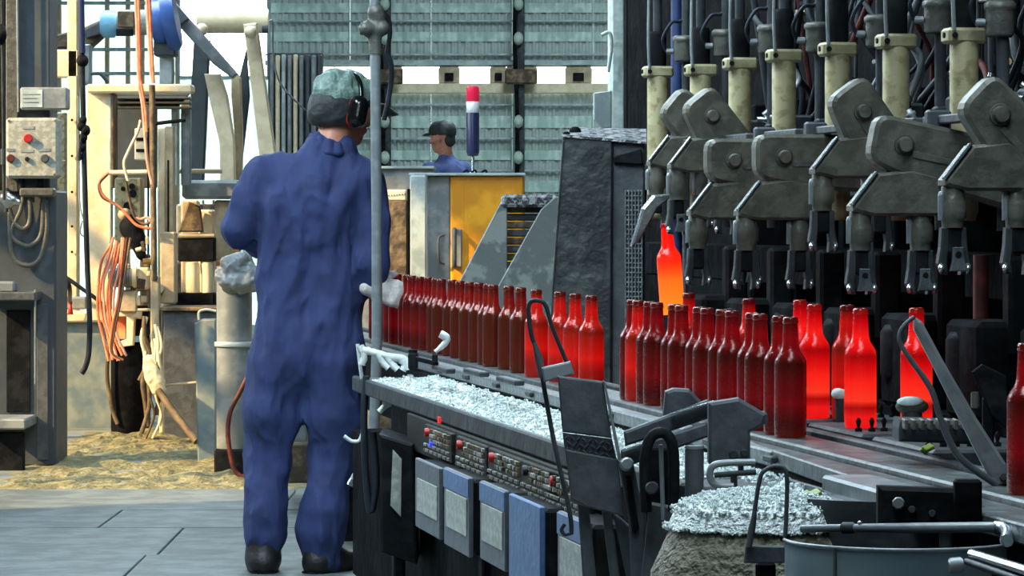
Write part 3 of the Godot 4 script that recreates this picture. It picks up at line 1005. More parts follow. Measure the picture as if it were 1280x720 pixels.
func forming_machine() -> void:
	# machine housing behind everything: a dark wall with upright frames and cross rails, open pockets between
	var u0 := -2.6
	var u1 := 2.62
	var bx := Basis(-U, Vector3.UP, -U.cross(Vector3.UP))
	var mf := thing("machine_frame")
	emit("back_wall", mb().box(Transform3D(bx, B((u0 + 7.0) / 2, 1.25, 1.6)), Vector3(7.0 - u0, 3.2, 0.1)), M.soot, mf)
	emit("lower_housing", mb().box(Transform3D(bx, B((u0 + 3.45) / 2, 0.86, 0.4)), Vector3(3.45 - u0, 0.8, 0.7)), M.soot, mf)
	emit("front_beam", mb().box(Transform3D(bx, B((u0 + 3.3) / 2, 0.52, 1.30)), Vector3(3.3 - u0, 0.05, 0.08)), M.charcoal, mf)
	emit("upper_beam", mb().box(Transform3D(bx, B((u0 + 4.7) / 2, 0.8, 1.305)), Vector3(4.7 - u0, 0.09, 0.1)), M.black, mf)
	emit("lower_beam", mb().box(Transform3D(bx, B((u0 + 3.8) / 2, 0.6, 1.10)), Vector3(3.8 - u0, 0.1, 0.08)), M.soot, mf)
	for k in 9:
		emit("partition", mb().box(Transform3D(bx, B(su(k) - 0.24, 0.95, 1.0)), Vector3(0.05, 1.1, 0.5)), M.soot, mf)
	fin(mf, "soot-black frame and housing of the bottle forming machine on the right", "machine")
	# blow cylinders
	var cw := 0.395
	var cx := [1205, 1120, 1047, 980, 925, 876, 822]
	var cy := [45, 52, 62, 70, 80, 88, 90]
	for k in 7:
		var d := DW(cx[k], cw)
		var top := P(cx[k], cy[k], d)
		var s := d / F
		var t := thing("blow_cylinder")
		var r := 0.0295
		emit("barrel", mb().lathe(at(Vector3(top.x, 0, top.z)), [Vector2(0, 1.22), Vector2(r * 0.8, 1.22), Vector2(r, 1.24), Vector2(r, top.y), Vector2(0, top.y)], 22), M.yellow_barrel, t)
		var col := emit("collar", mb().box(Transform3D(bx, top), Vector3(0.062, 0.032, 0.082), 0.006), M.collar, t)
		emit("bolt_hole", mb().cyl(top + bx * Vector3(0, 0, 0.047) + bx * Vector3(0.02, 0, 0), top + bx * Vector3(0.02, 0, 0.05), 0.006, 10), M.black, col)
		emit("bolt_hole", mb().cyl(top + bx * Vector3(0.035, 0, 0.03), top + bx * Vector3(0.0365, 0, 0.03), 0.0065, 10), M.black, col)
		emit("rod_housing", mb().lathe(at(Vector3(top.x, 0, top.z)), [Vector2(0, top.y), Vector2(0.025, top.y), Vector2(0.025, top.y + 0.105), Vector2(0.022, top.y + 0.112), Vector2(0.022, top.y + (0.5 if k < 3 else 0.114)), Vector2(0.0, top.y + (0.5 if k < 3 else 0.114))], 18), M.black, t)
		emit("rod", mb().cyl(Vector3(top.x, top.y + 0.1, top.z), Vector3(top.x, top.y + 0.9, top.z), 0.013, 12), M.dark_steel, t)
		emit("air_pipe", mb().tube(curve([top + bx * Vector3(0.03, 0.01, 0.03), top + bx * Vector3(0.034, 0.1, 0.034), top + bx * Vector3(0.034, 0.3, 0.03)]), 0.0045, 7), M.grey_steel, t)
		emit("clamp", mb().box(Transform3D(bx, Vector3(top.x, 1.36, top.z)), Vector3(0.075, 0.035, 0.06), 0.005), M.black, t)
		fin(t, "%s yellow blow cylinder with bolted collar %s" % [["nearest", "second", "third", "fourth", "fifth", "sixth", "farthest"][k], ["above the big raised arm on the right edge", "from the right edge of the picture", "from the right edge of the picture", "from the right edge, above a level arm", "from the right edge, above a level arm", "from the right edge, stained rusty red", "beside the black column"][k]], "cylinder", "blow cylinders of the forming machine")
	# grey valve bodies on posts between the cylinders
	var vx := [1250, 1172, 1098, 1022, 962, 905, 855]
	var vy := [25, 22, 40, 48, 50, 55, 62]
	for k in 7:
		var d2 := DW(vx[k], 0.45)
		var c := P(vx[k], vy[k], d2)
		var t2 := thing("valve_post")
		emit("post", mb().cyl(Vector3(c.x + 0.006, 1.2, c.z), Vector3(c.x + 0.006, 2.3, c.z), 0.013, 12), M.dark_steel, t2)
		var bd := emit("valve_body", mb().lathe(at(c - Vector3(0, 0.035, 0)), [Vector2(0, 0), Vector2(0.024, 0), Vector2(0.029, 0.006), Vector2(0.029, 0.055), Vector2(0.033, 0.058), Vector2(0.033, 0.068), Vector2(0.026, 0.074), Vector2(0.0, 0.074)], 16), M.cast_dark, t2)
		emit("fitting", mb().cyl(c + Vector3(-0.03, -0.005, 0.0), c + Vector3(-0.05, -0.005, 0.0), 0.008, 10, 0.002), M.grey_steel, bd)
		emit("coil", mb().tube(curve([c + Vector3(-0.05, -0.005, 0), c + Vector3(-0.06, 0.03, 0.01), c + Vector3(-0.035, 0.075, 0.01), c + Vector3(0.0, 0.09, 0.0), c + Vector3(0.012, 0.2, 0.0), c + Vector3(0.03, 0.6, 0.02)]), 0.005, 6), M.rubber, t2)
		fin(t2, "%s grey capped valve on an upright post, counted from the right edge" % ORD[k], "valve", "valves between the blow cylinders")
	# linkage posts, hose bundles and fittings in each section
	var g := RandomNumberGenerator.new()
	g.seed = 21
	for k in 7:
		var u := su(k)
		var t3 := thing("section_linkage")
		emit("upright", mb().box(Transform3D(bx, B(u + 0.06, 0.33, 1.36)), Vector3(0.03, 0.17, 0.05), 0.005), M.charcoal, t3)
		emit("upright", mb().box(Transform3D(bx, B(u - 0.16, 0.42, 1.36)), Vector3(0.035, 0.2, 0.045), 0.005), M.dark_steel, t3)
		emit("cross_bar", mb().box(Transform3D(bx, B(u - 0.05, 0.34, 1.425)), Vector3(0.4, 0.018, 0.03), 0.003), M.charcoal, t3)
		emit("control_block", mb().box(Transform3D(bx, B(u - 0.2, 0.46, 1.45)), Vector3(0.07, 0.06, 0.08), 0.006), M.dark_steel, t3)
		for j in 13:
			var c3 := B(u + g.randf_range(-0.22, 0.2), g.randf_range(0.38, 0.6), g.randf_range(1.32, 1.5))
			var l := g.randf_range(0.02, 0.05)
			emit("fitting", mb().lathe(at(c3, Basis.from_euler(Vector3(g.randf_range(-1.5, 1.5), 0, g.randf_range(-1.5, 1.5)))), [Vector2(0, 0), Vector2(0.008, 0), Vector2(0.008, l * 0.4), Vector2(0.011, l * 0.45), Vector2(0.011, l * 0.7), Vector2(0.006, l * 0.75), Vector2(0.006, l), Vector2(0, l)], 8), [M.grey_steel, M.nickel, M.nickel][j % 3], t3)
		for j in 5:
			var lu := u + g.randf_range(-0.24, 0.24)
			var lw := g.randf_range(0.55, 1.0)
			emit("air_line", mb().cyl(B(lu, lw, 1.29), B(lu, lw, 2.3), g.randf_range(0.004, 0.007), 8), M.dark_steel, t3)
			for k2 in 3:
				var c5 := B(lu, lw, g.randf_range(1.36, 1.95))
				var tl := Vector3(g.randf_range(-0.03, 0.03), g.randf_range(-0.015, 0.03), g.randf_range(0.0, 0.03))
				emit("pipe_stub", mb().cyl(c5, c5 + tl, g.randf_range(0.005, 0.009), 8), [M.nickel, M.brass, M.grey_steel, M.cast][(j + k2) % 4], t3)
		for j in 7:
			var a := B(u + g.randf_range(-0.24, 0.22), g.randf_range(0.45, 0.75), g.randf_range(1.3, 1.5))
			var b := B(u + g.randf_range(-0.24, 0.22), g.randf_range(0.45, 0.8), g.randf_range(1.75, 2.1))
			var mid := (a + b) * 0.5 + Vector3(g.randf_range(-0.1, 0.1), g.randf_range(-0.1, 0.05), 0)
			emit("hose", mb().tube(curve([a, mid.lerp(a, 0.4) + Vector3(0.04, 0, 0), mid, b]), g.randf_range(0.004, 0.010), 7), [M.rubber, M.charcoal, M.rubber, M.red_rust, M.rubber, M.grey_steel, M.rubber][j], t3)
		fin(t3, "%s dark bracket with hoses and small fittings behind the arms, from the right edge" % ORD[k], "linkage", "linkages of the forming machine")
	# swing arms: [section, w of the near tong, height of the tong centre line, angle, silver brackets]
	# tip is the height of the tong bottoms plus 0.05
	takeout_arm(0, 0.195, 1.172, 0.78, [0], "big raised takeout arm at the right edge of the picture", 0.26)
	takeout_arm(1, 0.15, 1.125, 0.2, [0, 1], "slightly tilted takeout arm with bright tong brackets above the standing red bottles", 0.3)
	takeout_arm(2, 0.2, 1.205, 0.95, [], "steeply raised takeout arm between the level arms and the tilted one", 0.22)
	takeout_arm(3, 0.15, 1.116, 0.0, [], "level takeout arm, the right one of the two level arms", 0.3)
	takeout_arm(4, 0.15, 1.116, 0.0, [1], "level takeout arm, the left one of the two level arms", 0.3)
	takeout_arm(5, 0.21, 1.235, 0.9, [0], "raised takeout arm beside the glowing hanging bottle", 0.22)
	takeout_arm(6, 0.26, 1.25, 0.7, [], "farthest takeout arm, behind the raised arm, holding the glowing bottle", 0.22)
	var guard := mb()
	guard.extrude(sec(su(6) - 0.08, 0.17, 1.15) , PackedVector2Array([Vector2(0, 0), Vector2(0.02, 0.01), Vector2(0.07, 0.1), Vector2(0.12, 0.14), Vector2(0.06, 0.135), Vector2(0.03, 0.1)]), 0.03, 0.005)
	one("finger_guard", guard, M.bright_steel, "pale curved steel finger in front of the hanging glowing bottle", "guard")
	# blue hose pipe and thin pipes behind the second cylinder
	for q in [[846, 0.03, "blue_pipe", "thick dark blue upright pipe between the two farthest blow cylinders"], [856, 0.012, "charcoal", "thin grey upright pipe right of the blue pipe"]]:
		var d3 := DW(q[0], 0.55)
		var b0 := P(q[0], 270, d3)
		one("upright_pipe", mb().cyl(Vector3(b0.x, 0.8, b0.z), Vector3(b0.x, 2.4, b0.z), q[1] * 0.6, 12), M[q[2]], q[3], "pipe")
	# mould side: dark panels, rusty red column on the right
	var rc := thing("rusty_column")
	var dcol := DW(1226, 0.45)
	var cb := P(1226, 500, dcol)
	emit("shaft", mb().cyl(Vector3(cb.x, 0.75, cb.z), Vector3(cb.x, 1.15, cb.z), 0.016, 14), M.red_rust, rc)
	emit("flange", mb().box(Transform3D(bx, P(1226, 432, dcol)), Vector3(0.06, 0.03, 0.06), 0.006), M.red_rust, rc)
	fin(rc, "rusty red upright shaft with a square flange, right of the standing bottles", "shaft")
	for k in 7:
		var t4 := thing("mould_holder")
		var u5 := su(k)
		emit("block", mb().box(Transform3D(bx, B(u5, 0.42, 0.92)), Vector3(0.22, 0.2, 0.12), 0.012), M.soot, t4)
		emit("jaw", mb().lathe(at(B(u5 + 0.05, 0.40, 0.88)), [Vector2(0, 0), Vector2(0.05, 0), Vector2(0.055, 0.01), Vector2(0.055, 0.1), Vector2(0.045, 0.115), Vector2(0.02, 0.12), Vector2(0.0, 0.12)], 14), M.black, t4)
		emit("arm", mb().box(Transform3D(bx, B(u5 - 0.1, 0.45, 1.05)), Vector3(0.05, 0.2, 0.06), 0.008), M.black, t4)
		fin(t4, "%s black mould holder in the dark below the arms, counted from the right edge" % ORD[k], "mould holder", "mould holders of the forming machine")

func belt_box(m: Mb, ua: float, ub: float, wa: float, wb: float, ya: float, yb: float, bev := 0.005) -> Mb:
	return m.box(Transform3D(beltb(), B((ua + ub) / 2, (wa + wb) / 2, (ya + yb) / 2)), Vector3(absf(ub - ua), absf(yb - ya), absf(wb - wa)), bev)

# crushed glass lying on a strip in belt coordinates: a lumpy bed and loose shards
func cullet_bed(called: String, ua: float, ub: float, wa: float, wb: float, y: float, height: float, seed_: int, shards: int, material: Material, label: String) -> void:
	var m := mb()
	var nz := FastNoiseLite.new()
	nz.seed = seed_
	nz.frequency = 9.0
	nz.fractal_octaves = 4
	var nu := int((ub - ua) / 0.02)
	var nw := int((wb - wa) / 0.012)
	var pts := []
	for i in nu + 1:
		var rowp := []
		for j in nw + 1:
			var u := ua + (ub - ua) * i / nu
			var w := wa + (wb - wa) * j / nw
			var edge := minf(minf(float(i), float(nu - i)) / 4.0, minf(float(j), float(nw - j)) / 3.0)
			var h := height * (0.35 + 0.9 * nz.get_noise_2d(u, w * 1.4)) * clampf(edge, 0.0, 1.0)
			rowp.append(B(u, w, y + maxf(h, -0.002)))
		pts.append(rowp)
	for i in nu:
		for j in nw:
			m.flat(pts[i][j], pts[i + 1][j], pts[i + 1][j + 1], Vector3.UP)
			m.flat(pts[i][j], pts[i + 1][j + 1], pts[i][j + 1], Vector3.UP)
	var t := thing(called)
	emit("bed", m, material, t)
	var g := RandomNumberGenerator.new()
	g.seed = seed_
	var mm := MultiMesh.new()
	mm.transform_format = MultiMesh.TRANSFORM_3D
	mm.mesh = mb().box(at(Vector3.ZERO), Vector3(0.0065, 0.0025, 0.005), 0.0008).mesh()
	mm.instance_count = shards
	for i in shards:
		var a := g.randi_range(0, nu)
		var b := g.randi_range(0, nw)
		var s := g.randf_range(0.4, 1.3)
		mm.set_instance_transform(i, Transform3D(Basis.from_euler(Vector3(g.randf() * TAU, g.randf() * TAU, g.randf() * TAU)).scaled(Vector3.ONE * s), pts[a][b] + Vector3(g.randf_range(-0.008, 0.008), 0.002, g.randf_range(-0.01, 0.01))))
	var mi := MultiMeshInstance3D.new()
	mi.name = "shards"
	mi.multimesh = mm
	mi.material_override = material
	mi.set_meta("kind", "stuff")
	t.add_child(mi)
	t.set_meta("kind", "stuff")
	t.set_meta("label", label)
	t.set_meta("category", "crushed glass")

func conveyor() -> void:
	var ue := 8.4
	# the belt itself
	var t := thing("conveyor")
	emit("belt", belt_box(mb(), -2.2, ue, -0.045, 0.055, 0.768, 0.79, 0.004), M.belt, t)
	emit("front_strip", belt_box(mb(), -0.25, ue, -0.092, -0.05, 0.745, 0.778, 0.004), M.mesh_grey, t)
	var wedge := mb()
	var wx := Transform3D(Basis(-U, -W, Vector3.UP), B(0, 0, 0.748))
	wedge.extrude(wx, PackedVector2Array([Vector2(-0.12, 0.05), Vector2(2.2, 0.05), Vector2(2.2, 0.14), Vector2(1.2, 0.14), Vector2(0.1, 0.08)]), 0.031, 0.003)
	emit("near_plate", wedge, M.belt, t)
	emit("back_rail", belt_box(mb(), -2.2, ue, 0.062, 0.085, 0.74, 0.80, 0.004), M.dark_steel, t)
	emit("bed_frame", belt_box(mb(), -2.2, ue, -0.088, 0.08, 0.55, 0.744, 0.01), M.black, t)
	var nlug := 0
	var lu := -1.8
	while lu < 4.3:
		emit("guide_lug", belt_box(mb(), lu, lu + 0.07, -0.104, -0.091, 0.757, 0.77, 0.004), M.dark_steel, t)
		lu += 0.5
	for k in 4:
		var uu := -1.6 + k * 2.6
		emit("leg", belt_box(mb(), uu, uu + 0.08, -0.06, 0.02, 0.0, 0.56, 0.006), M.black, t)
	fin(t, "long steel belt that carries the row of red bottles away from the eye", "conveyor")
	# dead plate, where the arms set the bottles down: one per section, with cooling pegs
	for k in 4:
		var u := su(k)
		var d := thing("dead_plate")
		emit("plate", belt_box(mb(), u - 0.2, u + 0.2, 0.095, 0.34, 0.765, 0.806, 0.006), M.dark_steel, d)
		for j in 9:
			var c := B(u - 0.11 - 0.004 * (j % 2), 0.115 + j * 0.026, 0.806)
			emit("peg", mb().lathe(at(c), [Vector2(0.007, 0), Vector2(0.007, 0.006), Vector2(0.003, 0.008), Vector2(0.004, 0.014), Vector2(0.0055, 0.02), Vector2(0.003, 0.026), Vector2(0, 0.028)], 8), M.soot, d)
		fin(d, "%s dark perforated plate with small pegs under the standing bottles, from the right edge" % ORD[k], "plate", "dead plates of the forming machine")
	# side table with crushed glass
	var tb := thing("side_table")
	var far := UW(446, -0.33)
	var near := UW(860, -0.33)
	emit("table_top", belt_box(mb(), near, far, -0.33, -0.095, 0.715, 0.735, 0.006), M.charcoal, tb)
	emit("front_lip", belt_box(mb(), near, far, -0.345, -0.325, 0.695, 0.742, 0.006), M.dark_steel, tb)
	emit("apron", belt_box(mb(), near, UW(480, -0.36), -0.34, -0.2, 0.56, 0.715, 0.006), M.soot, tb)
	emit("inner_wall", belt_box(mb(), near, UW(480, -0.2), -0.3, -0.15, 0.1, 0.56, 0.006), M.soot, tb)
	for px in [500, 610, 720, 800]:
		var uu2 := UW(px, -0.3)
		emit("leg", belt_box(mb(), uu2 - 0.03, uu2 + 0.03, -0.32, -0.26, 0.0, 0.56, 0.005), M.black, tb)
	fin(tb, "dark steel side table running along the front of the bottle conveyor", "table")
	cullet_bed("crushed_glass", UW(850, -0.3) , UW(474, -0.3), -0.324, -0.108, 0.736, 0.024, 4, 14000, M.cullet, "bright crushed glass spread over the side table in front of the bottles")
	# cable raceway under the lip with rows of terminals
	var pn := thing("terminal_panel")
	var pa := UW(728, -0.345)
	var pb := UW(512, -0.345)
	emit("panel", belt_box(mb(), pa, pb, -0.352, -0.34, 0.595, 0.692, 0.003), M.electronics, pn)
	var g := RandomNumberGenerator.new()
	g.seed = 3
	var mod := 0
	for px in [552, 594, 636, 680, 716]:
		var uc := UW(px, -0.352)
		var md := emit("terminal_module", belt_box(mb(), uc - 0.215, uc + 0.215, -0.362, -0.35, 0.608, 0.684, 0.003), M.electronics, pn)
		emit("module_knob", mb().cyl(B(uc + 0.14, -0.362, 0.665), B(uc + 0.14, -0.374, 0.665), 0.012, 12, 0.002), M.red_plastic if mod % 4 != 3 else M.button_black, md)
		var tw := mb()
		var tk := mb()
		for j in 17:
			for r in 2:
				belt_box(tw if (j + r) % 3 else tk, uc + 0.2 - j * 0.0235, uc + 0.192 - j * 0.0235, -0.368, -0.36, 0.613 + r * 0.014, 0.621 + r * 0.014, 0.001)
		for j in 14:
			for r in 3:
				if g.randf() < 0.75:
					belt_box([tw, tk, tk][g.randi() % 3], uc + 0.09 - j * 0.021, uc + 0.079 - j * 0.021, -0.37, -0.36, 0.643 + 0.013 * r, 0.652 + 0.013 * r, 0.001)
		var sa := emit("terminals", tw, M.label_plate, md)
		sa.set_meta("kind", "stuff")
		var sb := emit("switches", tk, M.brown_grime, md)
		sb.set_meta("kind", "stuff")
		mod += 1
	fin(pn, "dark panel of small terminals and switches under the table lip", "control panel")
	var lb := mb()
	lb.box(Transform3D(beltb(), PW(538.5, 555, -0.375)), Vector3(0.025, 0.01, 0.006), 0.001)
	one("blue_light", lb, M.lamp_blue, "tiny glowing blue indicator on the terminal panel", "indicator")
	var lr := mb()
	lr.box(Transform3D(beltb(), PW(549, 525, -0.375)), Vector3(0.02, 0.016, 0.006), 0.001)
	one("red_light", lr, M.lamp_red, "tiny glowing red indicator at the far end of the terminal panel", "indicator")
	# boxes with covers hung below the panel
	var rows := [[519, 549, 577, 640, 668, "cover", "grey-covered box hung under the table, the farthest of the row with a scratched plate"], [555, 586, 589, 658, 690, "cover", "box with a blue-topped cover and scratched plate, second farthest under the table"], [600, 631, 606, 685, 708, "cover", "box with blue-grey cover and scratched plate, left of the plain blue one"], [636, 675, 624, 720, 735, "blue_cover", "plain bright blue covered box under the table"], [697, 733, 645, 745, 760, "cover", "pale plated box under the table behind the black pusher plate"]]
	for i in rows.size():
		var r: Array = rows[i]
		var wf := -0.42
		var ua := UW(r[0], wf)
		var ub := UW(r[1], wf)
		var um := (ua + ub) / 2
		var yt := YW((r[0] + r[1]) / 2.0, r[2] + 4, wf)
		var yb := YW((r[0] + r[1]) / 2.0, r[4] - 4, wf)
		var bt := thing("drive_box")
		emit("case", belt_box(mb(), ua, ub, wf + 0.012, -0.28, yb, yt, 0.008), M.black, bt)
		emit("cover", belt_box(mb(), ua, ub, wf, wf + 0.012, yb - 0.005, yt + 0.005, 0.005), M[r[5]], bt)
		if i in [1, 2, 4]:
			emit("blue_band", belt_box(mb(), ua, ub, wf - 0.002, wf + 0.002, yt - (yt - yb) * 0.24, yt + 0.002, 0.001), M.blue_cover, bt)
		if i != 3:
			var h := yt - yb
			emit("label_plate", belt_box(mb(), lerpf(ua, ub, 0.12), lerpf(ua, ub, 0.94), wf - 0.003, wf, yb + h * 0.24, yt - h * 0.26, 0.001), M.label_plate, bt)
		emit("hanger", belt_box(mb(), um - 0.02, um + 0.02, -0.34, -0.3, yt, 0.6, 0.003), M.black, bt)
		fin(bt, r[6], "box", "boxes hung under the side table")
	# the larger box at the far end, turned to the aisle
	var lt := thing("junction_box")
	var cm := mb()
	var jd := 9.45
	pplate(cm, [[474, 543], [516, 556], [521, 706], [476, 690]], jd, 0.3, 0.006)
	emit("case", cm, M.black, lt)
	var pm := mb()
	pplate(pm, [[491, 562], [502, 574], [501, 646], [488, 632]], jd - 0.006, 0.006, 0.001)
	emit("label_plate", pm, M.label_plate, lt)
	var lg := mb()
	pbox(lg, 492, 690, 506, 745, jd + 0.05, 0.06)
	emit("leg", lg, M.black, lt)
	fin(lt, "large dark box at the far end of the side table with a skewed pale plate", "box")
	# table end clutter: white rags and a bent hook
	var rg := thing("white_rag")
	for q in [[[452, 437], [470, 441], [488, 446], [505, 449], [511, 462]], [[484, 446], [490, 455], [497, 462]], [[500, 447], [506, 456], [503, 463]], [[450, 432], [455, 445], [452, 456]], [[472, 440], [478, 452], [486, 460]]]:
		var pc := []
		for e in q:
			pc.append([e[0], e[1], 10.55])
		emit("strand", mb().tube(pcurve(pc), [0.010, 0.013, 0.011, 0.014, 0.010, 0.012, 0.010, 0.011, 0.012, 0.011, 0.010, 0.012, 0.012, 0.012, 0.012, 0.012, 0.012, 0.012, 0.012, 0.012, 0.012, 0.012, 0.012, 0.012, 0.012, 0.012], 8), M.white_rag, rg)
	fin(rg, "crumpled white rag lying on the far end of the side table", "rag")
	var rg2 := thing("white_rag")
	for q in [[[474, 515], [486, 505], [497, 508], [506, 530]], [[478, 502], [492, 504], [502, 515], [508, 535]], [[497, 506], [505, 506]]]:
		var pc2 := []
		for e in q:
			pc2.append([e[0], e[1], 10.2])
		emit("strand", mb().tube(pcurve(pc2), 0.009, 7), M.white_rag, rg2)
	fin(rg2, "thin white rag strips hanging under the table end near the pole", "rag")
	var hk := thing("bent_hook")
	emit("hook", mb().tube(pcurve([[544, 440, 9.7], [549, 436, 9.7], [557, 428, 9.7], [558, 422, 9.7], [550, 417, 9.7]]), [0.006, 0.006, 0.006, 0.006, 0.006, 0.006, 0.007, 0.007, 0.008, 0.008, 0.009, 0.009, 0.009, 0.009, 0.009, 0.01, 0.01, 0.01, 0.011, 0.011, 0.011, 0.011, 0.011, 0.011, 0.01], 8), M.white_rag, hk)
	var bs := mb()
	bar(bs, P(519, 448, 9.7), P(548, 455, 9.7), 0.012, 0.03)
	pbox(bs, 540, 443, 547, 455, 9.68, 0.03)
	emit("base", bs, M.black, hk)
	fin(hk, "white bent hook on a small black base in front of the bottles", "hook")
	var db := thing("dark_block")
	var bm := mb()
	pbox(bm, 510, 441, 522, 463, 10.3, 0.1)
	emit("block", bm, M.black, db)
	emit("knob", mb().cyl(P(516, 441, 10.33), P(516, 437, 10.33), 0.014, 10, 0.003), M.black, db)
	fin(db, "small black block beside the rag on the table end", "block")
	for q in [[540, 568, 459, 464, 9.6, "first"], [584, 606, 462, 469, 9.2, "second"], [625, 650, 472, 480, 8.75, "third"]]:
		var cm2 := mb()
		var c := P((q[0] + q[1]) / 2.0, (q[2] + q[3]) / 2.0, q[4])
		bar(cm2, c - U * 0.13, c + U * 0.13, 0.026, 0.014, 0.005, Vector3.UP)
		one("dark_clip", cm2, M.dark_steel, "%s flat dark clip lying on the crushed glass, from the hook end" % q[5], "clip", "clips on the table")

func bottle_mesh() -> Array:
	var prof := [Vector2(0, 0.006), Vector2(0.02, 0.002), Vector2(0.027, 0.0), Vector2(0.0305, 0.002), Vector2(0.032, 0.007), Vector2(0.0322, 0.03), Vector2(0.0322, 0.12), Vector2(0.0321, 0.145), Vector2(0.0312, 0.153), Vector2(0.0285, 0.1595), Vector2(0.0245, 0.1655), Vector2(0.0206, 0.1715), Vector2(0.0180, 0.178), Vector2(0.0166, 0.188), Vector2(0.0157, 0.205), Vector2(0.0147, 0.224), Vector2(0.0142, 0.228)]
	var lip := [Vector2(0.0142, 0.226), Vector2(0.0158, 0.2275), Vector2(0.0163, 0.2295), Vector2(0.0153, 0.2315), Vector2(0.0156, 0.234), Vector2(0.0148, 0.2375), Vector2(0.0125, 0.2395), Vector2(0.0095, 0.2395), Vector2(0.0085, 0.237), Vector2(0.0, 0.23)]
	return [mb().lathe(at(Vector3.ZERO), prof, 28), mb().lathe(at(Vector3.ZERO), lip, 20)]

func bottles() -> void:
	var parts := bottle_mesh()
	var body_mesh: ArrayMesh = parts[0].mesh()
	var lip_mesh: ArrayMesh = parts[1].mesh()
	var protos := {}
	for kind in ["glass_dark", "glass_cool", "glass_warm", "glass_hot", "glass_molten"]:
		protos[kind] = [body_mesh, lip_mesh, M[kind]]
	var list := []
	# right-hand run
	var px := [988.0, 972.0, 950.0, 938.0, 915.0, 901.0, 884.0, 872.0, 852.0, 841.0, 821.0, 810.0, 798.0, 789.0]
	for i in px.size():
		list.append([UW(px[i], 0.0), 0.0 + 0.004 * (i % 2), 0.79, "glass_dark" if i != 12 else "glass_warm", "%s bottle of the right-hand run of dark red bottles, counted from its near end" % ORD[i], "bottles in the right-hand run"])
	# left-hand run
	var lx := [742.0, 719.0, 697.0, 673.0, 651.0, 633.5, 619.0, 610.0, 596.0, 589.0, 575.0, 563.0, 554.0, 545.0, 533.0, 527.0, 515.0, 507.0, 499.0, 490.0, 482.0, 474.0]
	for i in lx.size():
		list.append([UW(lx[i], 0.0), 0.0 + 0.006 * ((i * 7) % 3 - 1), 0.79, "glass_warm" if i < 4 else ("glass_dark" if i > 13 else "glass_cool"), "%s bottle of the left-hand run, counted away from the gap toward the worker" % ORD[i], "bottles in the left-hand run"])
	# bottles set down behind the belt
	for q in [[1075.5, 0.15, 0.806, "glass_hot", "glowing red bottle standing upright alone, left of the slanted lever"], [1059.0, 0.20, 0.806, "glass_warm", "dim red bottle half hidden behind the glowing bottle left of the lever"], [1145.5, 0.275, 0.806, "glass_hot", "glowing red bottle seen behind the hook of the slanted lever"], [1018.0, 0.15, 0.806, "glass_hot", "glowing red bottle standing just right of the dark row"], [1000.0, 0.22, 0.806, "glass_hot", "glowing red bottle partly hidden behind the near end of the row"], [936.0, 0.2, 0.8, "glass_warm", "red glowing bottle whose neck shows through the dark row under a bright tong"], [861.0, 0.2, 0.8, "glass_warm", "red glowing bottle whose neck shows through the row under the farther level arm"], [1284.0, 0.0, 0.79, "glass_dark", "near red bottle cut off by the right edge of the picture"]]:
		list.append([UW(q[0], q[1]), q[1], q[2], q[3], q[4], ""])
	for q in list:
		var t := thing("glowing_bottle")
		var p: Array = protos[q[3]]
		var b := MeshInstance3D.new()
		b.name = "glass_body"
		b.mesh = p[0]
		b.material_override = p[2]
		t.add_child(b, true)
		var l := MeshInstance3D.new()
		l.name = "lip"
		l.mesh = p[1]
		l.material_override = M.glass_cool if q[3] != "glass_hot" else M.glass_warm
		t.add_child(l, true)
		t.position = B(q[0], q[1], q[2])
		t.rotation.y = rng.randf() * TAU
		t.set_meta("label", q[4])
		t.set_meta("category", "bottle")
		if q[5]:
			t.set_meta("group", q[5])
	# the bottle still hanging in the far tongs
	var h := thing("glowing_bottle")
	var hb := MeshInstance3D.new()
	hb.name = "glass_body"
	hb.mesh = body_mesh
	hb.material_override = M.glass_molten
	h.add_child(hb, true)
	var hl := MeshInstance3D.new()
	hl.name = "lip"
	hl.mesh = lip_mesh
	hl.material_override = M.glass_hot
	h.add_child(hl, true)
	var pd := DW(841, 0.27)
	h.position = P(841, 393, pd)
	h.rotation.z = 0.07
	h.scale = Vector3.ONE
	h.set_meta("label", "orange glowing bottle hanging in the tongs of the farthest arm")
	h.set_meta("category", "bottle")

